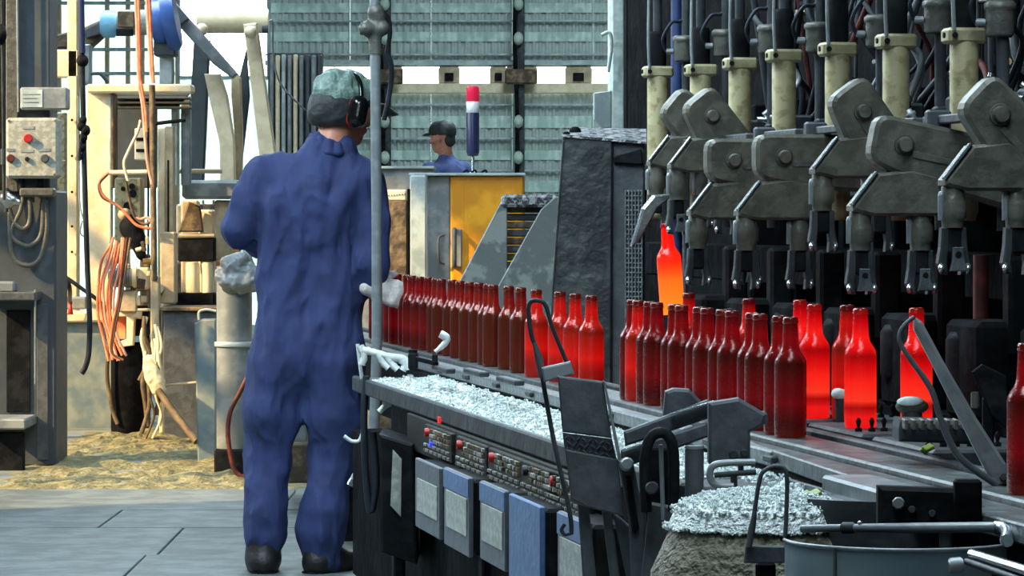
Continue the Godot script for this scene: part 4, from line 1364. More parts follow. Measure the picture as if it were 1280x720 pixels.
func front_linkage() -> void:
	# tilted black pusher plate on a frame of legs
	var d := 6.35
	var t := thing("pusher_plate")
	var a := mb()
	pplate(a, [[697, 470], [754, 477], [765, 548], [703, 540]], d, 0.014, 0.003)
	emit("upper_plate", a, M.charcoal, t)
	var b := mb()
	pplate(b, [[703, 541], [765, 549], [771, 574], [706, 562]], d + 0.003, 0.014, 0.002)
	var tr := emit("tread_band", b, M.dark_steel, t)
	for i in 8:
		for j in 3:
			var c := P(708 + i * 7.4 + (j % 2) * 3.5, 546 + j * 7.5 + i * 1.1, d - 0.001)
			var st := mb().box(Transform3D(Basis(Vector3(0, 0, 1), 0.7 if (i + j) % 2 == 0 else -0.7), c), Vector3(0.009, 0.0022, 0.003), 0.0008)
			emit("tread_stud", st, M.charcoal, tr)
	var e := mb()
	pplate(e, [[706, 561], [772, 574], [781, 646], [733, 634], [714, 624]], d - 0.004, 0.016, 0.003)
	emit("lower_plate", e, M.charcoal, t)
	var s := mb()
	pplate(s, [[754, 476], [757, 478], [796, 664], [790, 666]], d - 0.012, 0.03, 0.001)
	emit("edge_rail", s, M.grey_steel, t)
	for q in [[[722, 628], [736, 632], [748, 745], [730, 745]], [[766, 640], [790, 660], [800, 745], [788, 745]], [[752, 634], [764, 640], [778, 745], [766, 745]]]:
		var l := mb()
		pplate(l, q, d + 0.03, 0.03, 0.003)
		emit("leg", l, M.charcoal, t)
	fin(t, "tilted black steel pusher plate with a studded band, on thin legs before the table", "plate")
	# thin rods and their bracket
	var r := thing("rod_guide")
	emit("rod", mb().tube(pcurve([[660, 384, 6.6], [664, 377, 6.6], [673, 376, 6.6], [682, 382, 6.6], [690, 408, 6.6], [705, 445, 6.6], [712, 462, 6.6]], 5), 0.0042, 8), M.dark_steel, r)
	emit("rod", mb().tube(pcurve([[660, 384, 6.6], [664, 418, 6.6], [674, 447, 6.6], [681, 490, 6.6], [694, 560, 6.6], [712, 640, 6.6], [714, 668, 6.6]], 5), 0.0045, 8), M.dark_steel, r)
	emit("rod_thickening", mb().tube([P(668, 428, 6.59), P(674, 450, 6.59), P(677, 472, 6.59)], [0.004, 0.008, 0.005], 8), M.charcoal, r)
	var k := mb()
	pplate(k, [[677, 460], [713, 452], [718, 468], [680, 478]], 6.55, 0.03, 0.003)
	emit("bracket", k, M.grey_steel, r)
	emit("hook_end", mb().tube(pcurve([[714, 666, 6.6], [706, 668, 6.6], [702, 662, 6.6], [706, 655, 6.6]]), 0.004, 7), M.dark_steel, r)
	fin(r, "looped thin black rod with a small grey bracket above the pusher plate", "rod")
	# pair of slanted flat bars toward the bottles
	var f := thing("slanted_bar")
	var m1 := mb()
	pplate(m1, [[780, 540], [885, 500], [896, 508], [896, 520], [782, 558]], 6.3, 0.03, 0.004)
	emit("bar", m1, M.charcoal, f)
	emit("top_strip", bar(mb(), P(838, 518, 6.285), P(893, 502, 6.285), 0.004, 0.02, 0.001), M.bright_steel, f)
	fin(f, "upper slanted flat dark bar that reaches toward the bottles", "bar")
	var f2 := thing("slanted_bar")
	var m2 := mb()
	pplate(m2, [[776, 563], [884, 528], [886, 546], [778, 586]], 6.25, 0.03, 0.004)
	emit("bar", m2, M.charcoal, f2)
	emit("top_strip", bar(mb(), P(781, 562, 6.235), P(812, 552, 6.235), 0.004, 0.02, 0.001), M.bright_steel, f2)
	emit("pivot", mb().cyl(P(784, 580, 6.26), P(784, 580, 6.2), 0.012, 14, 0.003), M.grey_steel, f2)
	fin(f2, "lower slanted flat dark bar with a bright strip, below the upper one", "bar")
	var c1 := mb()
	pplate(c1, [[828, 530], [832, 490], [842, 486], [862, 487], [878, 503], [860, 524]], 6.33, 0.05, 0.005)
	one("facet_block", c1, M.charcoal, "small dark faceted block in front of the red bottles, above the slanted bars", "block")
	var bl := thing("pivot_block")
	var m3 := mb()
	pplate(m3, [[886, 504], [924, 498], [958, 518], [954, 532], [938, 540], [938, 580], [886, 580]], 6.15, 0.05, 0.005)
	emit("block", m3, M.charcoal, bl)
	emit("bolt", mb().cyl(P(917, 568, 6.15), P(917, 568, 6.12), 0.009, 6, 0.002), M.dark_steel, bl)
	emit("bolt", mb().cyl(P(930, 566, 6.15), P(930, 566, 6.13), 0.007, 6, 0.002), M.dark_steel, bl)
	emit("spout", mb().box(at(P(948, 522, 6.2)), Vector3(0.03, 0.022, 0.04), 0.004), M.charcoal, bl)
	fin(bl, "dark angular steel block with a sloped top right of the slanted bars", "block")
	var hp := thing("hoop_strap")
	emit("strap", mb().tube(pcurve([[808, 640, 6.15], [806, 580, 6.15], [812, 550, 6.15], [824, 541, 6.15], [836, 546, 6.15], [842, 570, 6.15], [842, 640, 6.15]], 6), 0.010, 10), M.black, hp)
	emit("inner_rod", mb().tube([P(826, 556, 6.17), P(829, 650, 6.17)], 0.004, 7), M.grey_steel, hp)
	var hb := mb()
	pplate(hb, [[812, 560], [838, 560], [840, 650], [808, 660]], 6.22, 0.03, 0.004)
	emit("back_plate", hb, M.soot, hp)
	emit("knob", mb().cyl(P(815, 610, 6.17), P(815, 610, 6.12), 0.012, 12, 0.003), M.dark_steel, hp)
	fin(hp, "black hoop-shaped strap standing between the pusher plate and the round post", "strap")
	var pc := thing("round_post")
	emit("post", mb().cyl(P(868, 660, 6.15), P(868, 560, 6.15), 0.0165, 18, 0.003), M.charcoal, pc)
	emit("cap", mb().cyl(P(868, 561, 6.15), P(868, 557, 6.15), 0.0175, 18, 0.002), M.grey_steel, pc)
	fin(pc, "short dark round post with a lighter cap under the angular block", "post")
	var hd := thing("loop_handle")
	emit("loop", mb().tube(pcurve([[944, 578, 6.0], [905, 579, 6.0], [890, 584, 6.0], [888, 598, 6.0], [896, 607, 6.0], [917, 608, 6.0]], 5), 0.0062, 9), M.grey_steel, hd)
	emit("cross_bar", mb().tube([P(893, 594, 6.0), P(945, 590, 6.0)], 0.005, 8), M.dark_steel, hd)
	emit("stem", mb().tube([P(917, 594, 6.01), P(918, 612, 6.01)], 0.006, 8), M.charcoal, hd)
	emit("stem", mb().tube([P(926, 579, 6.01), P(926, 592, 6.01)], 0.005, 8), M.charcoal, hd)
	fin(hd, "grey loop handle of bent bar below the angular block", "handle")
	var sl := thing("slotted_arm")
	var m4 := mb()
	pplate(m4, [[772, 575], [792, 580], [806, 650], [808, 745], [790, 745], [786, 650]], 6.28, 0.02, 0.003)
	emit("arm", m4, M.charcoal, sl)
	var m5 := mb()
	pplate(m5, [[782, 596], [789, 596], [799, 660], [794, 668], [790, 664]], 6.268, 0.012, 0.003)
	emit("slot_bar", m5, M.black, sl)
	emit("pivot", mb().cyl(P(783, 580, 6.28), P(783, 580, 6.25), 0.013, 14, 0.003), M.grey_steel, sl)
	fin(sl, "slotted upright dark arm right beside the pusher plate", "arm")
	var ch := mb()
	pplate(ch, [[812, 628], [846, 634], [840, 660], [822, 745], [800, 745]], 6.2, 0.03, 0.004)
	one("guide_plate", ch, M.charcoal, "curved dark guide plate standing left of the round drum", "plate")
	# slanted lever at the right with a hooked rod
	var lv := thing("slanted_lever")
	var m6 := mb()
	pplate(m6, [[1143, 396], [1153, 402], [1180, 452], [1222, 524], [1258, 580], [1266, 606], [1244, 610], [1232, 588], [1198, 520], [1164, 452], [1143, 412]], 5.75, 0.025, 0.005)
	emit("bar", m6, M.grey_steel, lv)
	emit("hook_rod", mb().tube(pcurve([[1143, 396, 5.74], [1132, 405, 5.74], [1125, 416, 5.74], [1126, 430, 5.74], [1140, 452, 5.74], [1164, 487, 5.74], [1178, 530, 5.74], [1200, 572, 5.74], [1246, 606, 5.74]], 5), [0.0035, 0.0035, 0.0035, 0.0035, 0.0035, 0.0036, 0.0036, 0.0036, 0.0036, 0.0037, 0.0037, 0.0037, 0.0038, 0.004, 0.004, 0.004, 0.004, 0.004, 0.004, 0.0045, 0.0045, 0.0045, 0.0045, 0.005, 0.005, 0.005, 0.005, 0.005, 0.005, 0.005, 0.006, 0.006, 0.006, 0.006, 0.006, 0.006, 0.006, 0.006, 0.006, 0.006, 0.006], 8), M.charcoal, lv)
	emit("foot_bolt", mb().cyl(P(1255, 596, 5.75), P(1255, 596, 5.72), 0.008, 10, 0.002), M.dark_steel, lv)
	fin(lv, "slanted flat grey lever with a hooked thin rod in front of the red bottles", "lever")
	# machinery low behind the lever: pale disc, casting with fins
	var gc := thing("finned_casting")
	var gm := mb()
	pplate(gm, [[1124, 536], [1126, 525], [1205, 528], [1222, 545], [1222, 556], [1124, 552]], 6.2, 0.12, 0.005)
	emit("base", gm, M.dark_steel, gc)
	for i in 8:
		emit("fin", mb().box(at(P(1131 + i * 10.5, 530, 6.18)), Vector3(0.006, 0.018, 0.05), 0.002), M.cast, gc)
	fin(gc, "dark finned casting at the foot of the slanted lever", "casting")
	var pdsc := thing("domed_stud")
	emit("dome", mb().ball(P(1140, 508, 6.7), Vector3(0.032, 0.016, 0.025), 14), M.cast, pdsc)
	emit("cap", mb().ball(P(1138, 502, 6.69), Vector3(0.026, 0.01, 0.02), 14), M.white_paint, pdsc)
	emit("neck", mb().cyl(P(1140, 508, 6.7), P(1140, 540, 6.7), 0.02, 12), M.dark_steel, pdsc)
	fin(pdsc, "pale domed knob before the glowing bottle behind the lever's hook", "knob")
	var pd2 := thing("domed_stud")
	emit("dome", mb().ball(P(1052, 492, 7.3), Vector3(0.022, 0.014, 0.02), 14), M.white_paint, pd2)
	emit("neck", mb().cyl(P(1052, 494, 7.3), P(1052, 530, 7.3), 0.014, 12), M.dark_steel, pd2)
	fin(pd2, "small pale domed knob left of the lone glowing bottle", "knob")
	var fl := thing("flat_bracket")
	var fm := mb()
	pplate(fm, [[1228, 455], [1258, 470], [1262, 540], [1240, 520], [1215, 465]], 6.3, 0.01, 0.002)
	emit("flap", fm, M.black, fl)
	emit("pin", mb().cyl(P(1219, 490, 6.3), P(1219, 510, 6.3), 0.008, 10, 0.002), M.cast, fl)
	emit("leg", mb().box(at(P(1235, 580, 6.32)), Vector3(0.02, 0.24, 0.02), 0.003), M.black, fl)
	fin(fl, "black angled flap in the dark to the right of the lever", "bracket")
	var rl := thing("end_rail")
	emit("rail", belt_box(mb(), UW(1232, -0.1), UW(1090, -0.1), -0.19, -0.1, 0.755, 0.785, 0.005), M.grey_steel, rl)
	emit("riser", belt_box(mb(), UW(1190, -0.1), UW(1110, -0.1), -0.22, -0.16, 0.70, 0.76, 0.005), M.charcoal, rl)
	fin(rl, "grey flat rail beside the near end of the conveyor", "rail")
	for q in [[1160, 560, 6.35, "green broken glass chip lying by the lever foot"], [1018, 617, 5.85, "green glass chip lying on the crushed glass by the curved fender"], [1006, 619, 5.9, "smaller green glass chip beside the other at the curved fender"]]:
		var ch2 := mb()
		ch2.box(Transform3D(Basis.from_euler(Vector3(0.5, 0.8, 0.4)), P(q[0], q[1], q[2])), Vector3(0.022, 0.008, 0.014), 0.002)
		ch2.box(Transform3D(Basis.from_euler(Vector3(0.2, 0.1, -0.6)), P(q[0] - 6, q[1] + 4, q[2])), Vector3(0.014, 0.006, 0.01), 0.002)
		one("glass_chip", ch2, M.green_leaf, q[3], "glass chip")

# part of an upright cylinder wall: angles in radians, 0 is to the right, PI/2 is to the eye
func arc_wall(c: Vector3, r: float, a0: float, a1: float, y0: float, y1: float, thick: float, n := 28) -> Mb:
	var m := mb()
	for i in n:
		var t0 := lerpf(a0, a1, float(i) / n)
		var t1 := lerpf(a0, a1, float(i + 1) / n)
		var d0 := Vector3(cos(t0), 0, sin(t0))
		var d1 := Vector3(cos(t1), 0, sin(t1))
		var p := [c + d0 * r, c + d1 * r, c + d1 * (r - thick), c + d0 * (r - thick)]
		var lo := Vector3(0, y0, 0)
		var hi := Vector3(0, y1, 0)
		m.tri(p[0] + lo, p[1] + lo, p[1] + hi, d0, d1, d1)
		m.tri(p[0] + lo, p[1] + hi, p[0] + hi, d0, d1, d0)
		m.tri(p[3] + lo, p[2] + lo, p[2] + hi, -d0, -d1, -d1)
		m.tri(p[3] + lo, p[2] + hi, p[3] + hi, -d0, -d1, -d0)
		m.quad(p[0] + hi, p[1] + hi, p[2] + hi, p[3] + hi, Vector3.UP)
		m.quad(p[0] + lo, p[1] + lo, p[2] + lo, p[3] + lo, Vector3.DOWN)
		if i == 0:
			m.quad(p[0] + lo, p[3] + lo, p[3] + hi, p[0] + hi, -d1 + d0)
		if i == n - 1:
			m.quad(p[1] + lo, p[2] + lo, p[2] + hi, p[1] + hi, d1 - d0)
	return m

func drum_and_fender() -> void:
	# round drum heaped with crushed glass
	var c := P(945, 640, 5.68)
	c.y = 0.0
	var top := P(0, 650, 5.75).y
	var t := thing("cullet_drum")
	emit("shell", mb().lathe(at(c), [Vector2(0, 0.3), Vector2(0.175, 0.3), Vector2(0.18, 0.31), Vector2(0.175, top - 0.14), Vector2(0.17, top - 0.075), Vector2(0.145, top - 0.02), Vector2(0.125, top + 0.005), Vector2(0.1, top + 0.02), Vector2(0, top + 0.02)], 36), M.cullet_dirty, t)
	emit("stand", mb().lathe(at(c), [Vector2(0, 0), Vector2(0.1, 0), Vector2(0.1, 0.3), Vector2(0, 0.3)], 20), M.black, t)
	fin(t, "rusty grey round drum at the bottom of the picture, under a heap of crushed glass", "drum")
	# heap of glass on the drum
	var h := thing("glass_heap")
	var m := mb()
	var nz := FastNoiseLite.new()
	nz.seed = 8
	nz.frequency = 30.0
	var rings := 12
	var sides := 48
	var grid := []
	for i in rings + 1:
		var row := []
		for j in sides:
			var an := TAU * j / sides
			var q := float(i) / rings
			var r := 0.142 * q * (1.0 + 0.03 * nz.get_noise_2d(j * 0.2, 3.0))
			var y := top + 0.002 + 0.052 * sqrt(maxf(0.0, 1.0 - q * q * 0.92)) + 0.007 * nz.get_noise_2d(cos(an) * r * 4.0, sin(an) * r * 4.0) - (0.02 if i == rings else 0.0)
			row.append(c + Vector3(cos(an) * r, y, sin(an) * r))
		grid.append(row)
	for i in rings:
		for j in sides:
			var j2 := (j + 1) % sides
			m.quad(grid[i][j], grid[i][j2], grid[i + 1][j2], grid[i + 1][j], Vector3.UP)
	emit("mound", m, M.cullet, h)
	var g := RandomNumberGenerator.new()
	g.seed = 9
	var mm := MultiMesh.new()
	mm.transform_format = MultiMesh.TRANSFORM_3D
	mm.mesh = mb().box(at(Vector3.ZERO), Vector3(0.007, 0.0025, 0.005), 0.0008).mesh()
	mm.instance_count = 3500
	for i in 3500:
		var p: Vector3 = grid[g.randi_range(0, rings)][g.randi_range(0, sides - 1)]
		mm.set_instance_transform(i, Transform3D(Basis.from_euler(Vector3(g.randf() * TAU, g.randf() * TAU, g.randf() * TAU)), p + Vector3(g.randf_range(-0.008, 0.008), 0.0, g.randf_range(-0.008, 0.008))))
	var mi := MultiMeshInstance3D.new()
	mi.name = "shards"
	mi.multimesh = mm
	mi.material_override = M.cullet
	mi.set_meta("kind", "stuff")
	h.add_child(mi)
	h.set_meta("kind", "stuff")
	h.set_meta("label", "bright white crushed glass heaped on the round drum at the bottom")
	h.set_meta("category", "crushed glass")
	# curved fender to the right of the drum
	var fc := P(1105, 660, 5.75)
	fc.y = 0
	var ft := thing("curved_fender")
	emit("wall", arc_wall(fc, 0.19, PI * 0.5 - 0.5, PI * 1.02, 0.55, P(0, 625, 5.6).y, 0.008), M.dark_steel, ft)
	var top_plate := mb()
	pplate(top_plate, [[1098, 608], [1220, 612], [1222, 662], [1098, 662]], 5.36, 0.04, 0.006)
	emit("front_plate", top_plate, M.black, ft)
	emit("bolt", mb().cyl(P(1123, 629, 5.36), P(1123, 629, 5.34), 0.01, 8, 0.002), M.grey_steel, ft)
	for q in [[1140, 637], [1165, 642]]:
		emit("bolt", mb().cyl(P(q[0], q[1], 5.36), P(q[0], q[1], 5.35), 0.006, 8, 0.001), M.dark_steel, ft)
	emit("support", mb().box(at(Vector3(fc.x - 0.1, 0.29, fc.z + 0.12)), Vector3(0.08, 0.58, 0.08), 0.005), M.black, ft)
	var blk := mb()
	pbox(blk, 1194, 600, 1228, 664, 5.33, 0.03, 0.004)
	emit("block", blk, M.soot, ft)
	fin(ft, "dark curved fender plate with bolts and an upright block, right of the drum", "fender")
	var bl := thing("curved_sheet")
	var bc := P(1125, 690, 5.3)
	bc.y = 0
	var yt := P(0, 686, 5.15).y
	emit("panel", arc_wall(bc, 0.175, PI * 0.18, PI * 0.98, 0.4, yt, 0.006), M.bluewall, bl)
	emit("rim", mb().tube(arc_pts(bc, 0.175, PI * 0.18, PI * 0.98, yt), 0.003, 6), M.grey_steel, bl)
	var p2 := bc + Vector3(cos(2.25), 0, sin(2.25)) * 0.177
	emit("seam", mb().tube([p2 + Vector3(0, yt, 0), p2 + Vector3(0, 0.5, 0)], 0.003, 6), M.cast_dark, bl)
	emit("stand", mb().box(at(Vector3(bc.x, 0.2, bc.z)), Vector3(0.12, 0.42, 0.12), 0.005), M.black, bl)
	emit("floor_plate", mb().lathe(at(bc), [Vector2(0, yt - 0.04), Vector2(0.17, yt - 0.04), Vector2(0.17, yt - 0.045), Vector2(0, yt - 0.045)], 28), M.soot, bl)
	fin(bl, "curved blue-grey sheet panel at the bottom right of the picture", "panel")
	var pp := thing("air_pipe")
	emit("pipe", mb().tube(pcurve([[1002, 661, 5.4], [1060, 660, 5.36], [1140, 660, 5.31], [1232, 659, 5.26], [1248, 659, 5.26]], 4), [0.006, 0.006, 0.006, 0.006, 0.006, 0.0065, 0.007, 0.0075, 0.008, 0.008, 0.008, 0.008, 0.008, 0.008, 0.008, 0.008, 0.008], 10), M.grey_steel, pp)
	emit("elbow", mb().tube(pcurve([[1246, 659, 5.26], [1256, 661, 5.24], [1260, 668, 5.21], [1258, 676, 5.19]], 4), 0.0105, 10), M.bright_steel, pp)
	emit("coupling", mb().cyl(P(1052, 660, 5.365), P(1068, 660, 5.355), 0.009, 10, 0.002), M.dark_steel, pp)
	emit("bolt", mb().ball(P(1075, 654, 5.35), Vector3.ONE * 0.004, 8), M.nickel, pp)
	var st := mb()
	pbox(st, 1175, 664, 1190, 688, 5.29, 0.015)
	emit("strap", st, M.charcoal, pp)
	fin(pp, "grey horizontal pipe with a bright elbow across the curved fender", "pipe")
	var rr := thing("bright_rail")
	emit("rail", mb().tube([P(1215, 693, 5.1), P(1290, 716, 4.9)], 0.008, 10), M.bright_steel, rr)
	emit("rail", mb().tube([P(1208, 702, 5.08), P(1290, 730, 4.88)], 0.005, 8), M.dark_steel, rr)
	emit("end", mb().cyl(P(1186, 708, 5.1), P(1204, 706, 5.1), 0.012, 12, 0.003), M.grey_steel, rr)
	emit("post", mb().cyl(P(1250, 712, 5.02), P(1250, 800, 5.02), 0.012, 10), M.black, rr)
	fin(rr, "bright slanted rail in the bottom right corner", "rail")
	# thin loop of wire on a small plate before the drum
	var lw := thing("wire_loop")
	emit("loop", mb().tube(pcurve([[938, 672, 5.35], [943, 640, 5.35], [950, 598, 5.35], [958, 587, 5.35], [972, 583, 5.35], [983, 592, 5.35], [983, 640, 5.35], [981, 676, 5.35]], 5), 0.0035, 8), M.charcoal, lw)
	emit("thickening", mb().tube([P(944, 640, 5.345), P(940, 660, 5.345), P(936, 684, 5.345)], [0.003, 0.006, 0.005], 8), M.charcoal, lw)
	var pl := mb()
	pplate(pl, [[932, 682], [982, 683], [981, 704], [930, 704]], 5.35, 0.01, 0.002)
	emit("plate", pl, M.charcoal, lw)
	var lg := mb()
	pbox(lg, 945, 703, 970, 760, 5.36, 0.02)
	emit("post", lg, M.black, lw)
	fin(lw, "tall thin wire loop on a small dark plate in front of the drum", "wire")
	cullet_bed("crushed_glass", UW(1090, -0.2), UW(890, -0.22), -0.215, -0.1, 0.715, 0.045, 12, 3600, M.cullet, "crushed glass lying between the conveyor's near end and the curved fender")
	var sh := thing("glass_tray")
	emit("tray", belt_box(mb(), UW(1100, -0.2), UW(885, -0.22), -0.22, -0.098, 0.69, 0.714, 0.006), M.dark_steel, sh)
	emit("edge", belt_box(mb(), UW(1100, -0.2), UW(930, -0.22), -0.15, -0.142, 0.714, 0.75, 0.004), M.charcoal, sh)
	emit("leg", belt_box(mb(), UW(1080, -0.2), UW(1050, -0.2), -0.21, -0.16, 0.0, 0.69, 0.005), M.black, sh)
	fin(sh, "dark tray along the near end of the conveyor holding crushed glass", "tray")

func arc_pts(c: Vector3, r: float, a0: float, a1: float, y: float) -> Array:
	var out := []
	for i in 29:
		var a := lerpf(a0, a1, i / 28.0)
		out.append(c + Vector3(cos(a) * r, y, sin(a) * r))
	return out

func worker() -> void:
	var D := 12.0
	var px := func(x: float, y: float, dd := 0.0) -> Vector3: return P(x, y, D) + Vector3(0, 0, -dd)
	var s := D / F
	var t := thing("person")
	var fold := Vector3(1.0, 0.45, 1.0)
	# joints
	var hc: Vector3 = px.call(428, 136, 0.05)
	var look := Vector3(0.78, -0.22, -0.58)
	var neck: Vector3 = px.call(412, 186, 0.0)
	var shl: Vector3 = px.call(333, 222, 0.0)
	var shr: Vector3 = px.call(452, 226, 0.0)
	var ell: Vector3 = px.call(302, 284, 0.02)
	var elr: Vector3 = px.call(463, 328, -0.02)
	var wrl: Vector3 = px.call(332, 306, 0.24)
	var wrr: Vector3 = px.call(465, 360, -0.03)
	var hipl: Vector3 = px.call(351, 455, 0.0)
	var hipr: Vector3 = px.call(413, 455, 0.0)
	var knl: Vector3 = px.call(336, 575, 0.03)
	var knr: Vector3 = px.call(411, 575, 0.03)
	var anl: Vector3 = px.call(329, 690, 0.0)
	var anr: Vector3 = px.call(402, 690, 0.0)
	# skin: one continuous figure
	var sk := [[px.call(388, 255), px.call(386, 420), 0.09, 0.08, Vector3(1.3, 1, 0.85)], [shl, shr, 0.04, 0.04], [neck, px.call(394, 240), 0.05, 0.07], [shl, ell, 0.05, 0.04], [ell, wrl, 0.04, 0.03], [shr, elr, 0.05, 0.04], [elr, wrr, 0.04, 0.03], [hipl, knl, 0.065, 0.045], [knl, anl, 0.042, 0.03], [hipr, knr, 0.065, 0.045], [knr, anr, 0.042, 0.03], [px.call(358, 440), px.call(408, 440), 0.08, 0.08]]
	emit("body", body(sk, 0.014, 0.012), M.skin, t)
	emit("head", body(head_bones(hc, look, neck), 0.0045, 0.010), M.skin, t)
	eyes(t, hc, look)
	# coverall: torso, sleeves, trousers with creases
	var sq := Vector3(1.0, 1.0, 0.86)
	var cv := [
		[px.call(364, 258), px.call(362, 400), 0.108, 0.108, sq], [px.call(415, 260), px.call(408, 400), 0.108, 0.108, sq],
		[px.call(352, 226), px.call(432, 230), 0.066, 0.064], [px.call(392, 222), px.call(391, 262), 0.085, 0.105],
		[px.call(410, 188), px.call(398, 222), 0.05, 0.085], [px.call(398, 203), shl, 0.045, 0.058], [px.call(415, 204), shr, 0.045, 0.056],
		[px.call(359, 425), px.call(411, 425), 0.108, 0.108, sq], [px.call(358, 447), px.call(412, 447), 0.104, 0.104, sq],
		[shl, px.call(316, 255, 0.01), 0.07, 0.066], [px.call(316, 255, 0.01), ell, 0.066, 0.062], [ell, px.call(322, 300, 0.16), 0.058, 0.052], [px.call(322, 300, 0.16), wrl, 0.052, 0.046],
		[shr, px.call(462, 280), 0.072, 0.062], [px.call(462, 280), elr, 0.062, 0.056], [elr, px.call(464, 346, 0.0), 0.053, 0.043], [px.call(464, 346, 0.0), px.call(465, 352, 0.01), 0.043, 0.04],
		[px.call(348, 455), px.call(340, 520, 0.01), 0.098, 0.088], [px.call(340, 520, 0.01), knl, 0.088, 0.072], [knl, px.call(330, 640), 0.071, 0.061], [px.call(330, 640), px.call(330, 668), 0.06, 0.064], [px.call(330, 668), px.call(329, 702), 0.056, 0.05],
		[px.call(416, 455), px.call(418, 520, 0.01), 0.096, 0.086], [px.call(418, 520, 0.01), knr, 0.086, 0.073], [knr, px.call(405, 636), 0.072, 0.068], [px.call(405, 636), px.call(399, 664), 0.066, 0.075], [px.call(399, 664), px.call(402, 700), 0.062, 0.054],
		[px.call(398, 185), px.call(426, 188), 0.042, 0.044],
	]
	# creases: folds that stand proud
	for q in [[[352, 245], [372, 300], 0.05], [[378, 238], [396, 305], 0.05], [[402, 230], [398, 300], 0.05], [[345, 260], [352, 310], 0.05], [[428, 250], [412, 300], 0.05]]:
		cv.append([px.call(q[0][0], q[0][1], -0.088), px.call(q[1][0], q[1][1], -0.085), 0.02, 0.010])
	emit("coverall", body(cv, 0.0092, 0.012, 0.017, 5.0, fold, 4, -100.0, true), M.coverall, t)
	# collar
	var rc: Vector3 = px.call(411, 178, 0.01)
	var ring := []
	for i in 13:
		var an := TAU * i / 12.0
		var dv := Vector3(cos(an), 0, sin(an))
		ring.append([rc + dv * 0.068 + Vector3(0.0, -0.035, 0), rc + dv * 0.062 + Vector3(0.004, 0.002 - 0.022 * cos(an), 0), 0.016, 0.010])
	emit("collar", body(ring, 0.006, 0.01), M.coverall, t)
	# boots
	for q in [[anl, Vector3(-0.1, 0, -1.0)], [anr, Vector3(0.55, 0, -0.8)]]:
		var a: Vector3 = q[0]
		var f: Vector3 = q[1].normalized()
		var ft := Vector3(a.x, 0.0, a.z)
		var bb := [[ft + Vector3(0, 0.13, 0), ft + Vector3(0, 0.07, 0), 0.058, 0.06], [ft + f * -0.03 + Vector3(0, 0.045, 0), ft + f * 0.06 + Vector3(0, 0.05, 0), 0.045, 0.05], [ft + f * 0.06 + Vector3(0, 0.045, 0), ft + f * 0.17 + Vector3(0, 0.035, 0), 0.05, 0.04]]
		var bt := emit("boot", body(bb, 0.009, 0.012), M.boot, t)
		var sole := rounded([Vector2(-0.075, -0.045), Vector2(0.205, -0.05), Vector2(0.215, 0.0), Vector2(0.205, 0.05), Vector2(-0.075, 0.045)], 0.04)
		var bz := Basis(f, f.cross(Vector3.UP), Vector3.UP) if f.cross(Vector3.UP).cross(Vector3.UP).dot(f) > 0 else Basis(f, -f.cross(Vector3.UP), Vector3.UP)
		emit("sole", mb().extrude(Transform3D(bz, ft + Vector3(0, 0.001, 0)), sole, 0.022, 0.003), M.soot, bt)
	# gloves
	var gr := hand_bones(wrr, Vector3(0.85, -0.2, -0.2), Vector3(0.1, -0.2, -1.0), 1.0, 0.62, 0.003)
	emit("glove", body(gr, 0.0042, 0.006), M.glove, t)
	var gl := hand_bones(wrl, Vector3(0.5, -0.1, -0.6), Vector3(0.2, -1.0, 0.0), -1.0, 0.7, 0.003)
	emit("glove", body(gl, 0.0055, 0.006), M.glove, t)
	# cap with ear defenders
	var look2 := look.normalized()
	var right := look2.cross(Vector3.UP).normalized()
	var up := right.cross(look2).normalized()
	var cap := emit("cap", body([[hc - look2 * 0.036 - up * 0.012, hc - look2 * 0.02 + up * 0.024, 0.094, 0.093], [hc + look2 * 0.05 + up * 0.03, hc + look2 * 0.04 + up * 0.036, 0.07, 0.07]], 0.006, 0.008, 0.006, 14.0, Vector3.ONE, 3, hc.y - 0.055), M.cap_cloth, t)
	emit("lit_crown", body([[hc - look2 * 0.034 + up * 0.04, hc + look2 * 0.02 + up * 0.048, 0.093, 0.087], [hc + look2 * 0.05 + up * 0.045, hc + look2 * 0.04 + up * 0.05, 0.07, 0.07]], 0.006, 0.008, 0.014, 18.0, Vector3(1, 0.6, 1), 5, hc.y + 0.03), M.cap_sheen, cap)  # lit top of the cap, painted as a lighter part
	emit("peak", body([[hc + look2 * 0.1 + up * 0.04, hc + look2 * 0.165 + up * 0.022, 0.06, 0.055, Vector3(1, 0.16, 1)]], 0.006, 0.006), M.cap_cloth, cap)
	var muff := emit("ear_defenders", mb().tube(arc_over(hc + up * 0.01 - look2 * 0.005, right, up, 0.108), 0.009, 8), M.visor_black, t)
	for sd in [-1.0, 1.0]:
		var e: Vector3 = hc + right * sd * 0.088 - up * 0.012 - look2 * 0.005
		emit("ear_cup", body([[e + right * sd * 0.012 + up * 0.022, e + right * sd * 0.012 - up * 0.022, 0.034, 0.034, Vector3(1, 1, 1)]], 0.005, 0.006), M.visor_black, muff)
		emit("cushion", body([[e + up * 0.02 - right * sd * 0.008, e - up * 0.02 - right * sd * 0.008, 0.036, 0.036]], 0.006, 0.006), M.red_plastic, muff)
	fin(t, "worker seen from behind in blue coverall, dark cap and ear defenders beside the conveyor", "person")

func arc_over(c: Vector3, right: Vector3, up: Vector3, r: float) -> Array:
	var out := []
	for i in 17:
		var a := PI * i / 16.0
		out.append(c + right * cos(a) * r + up * sin(a) * r * 1.08)
	return out

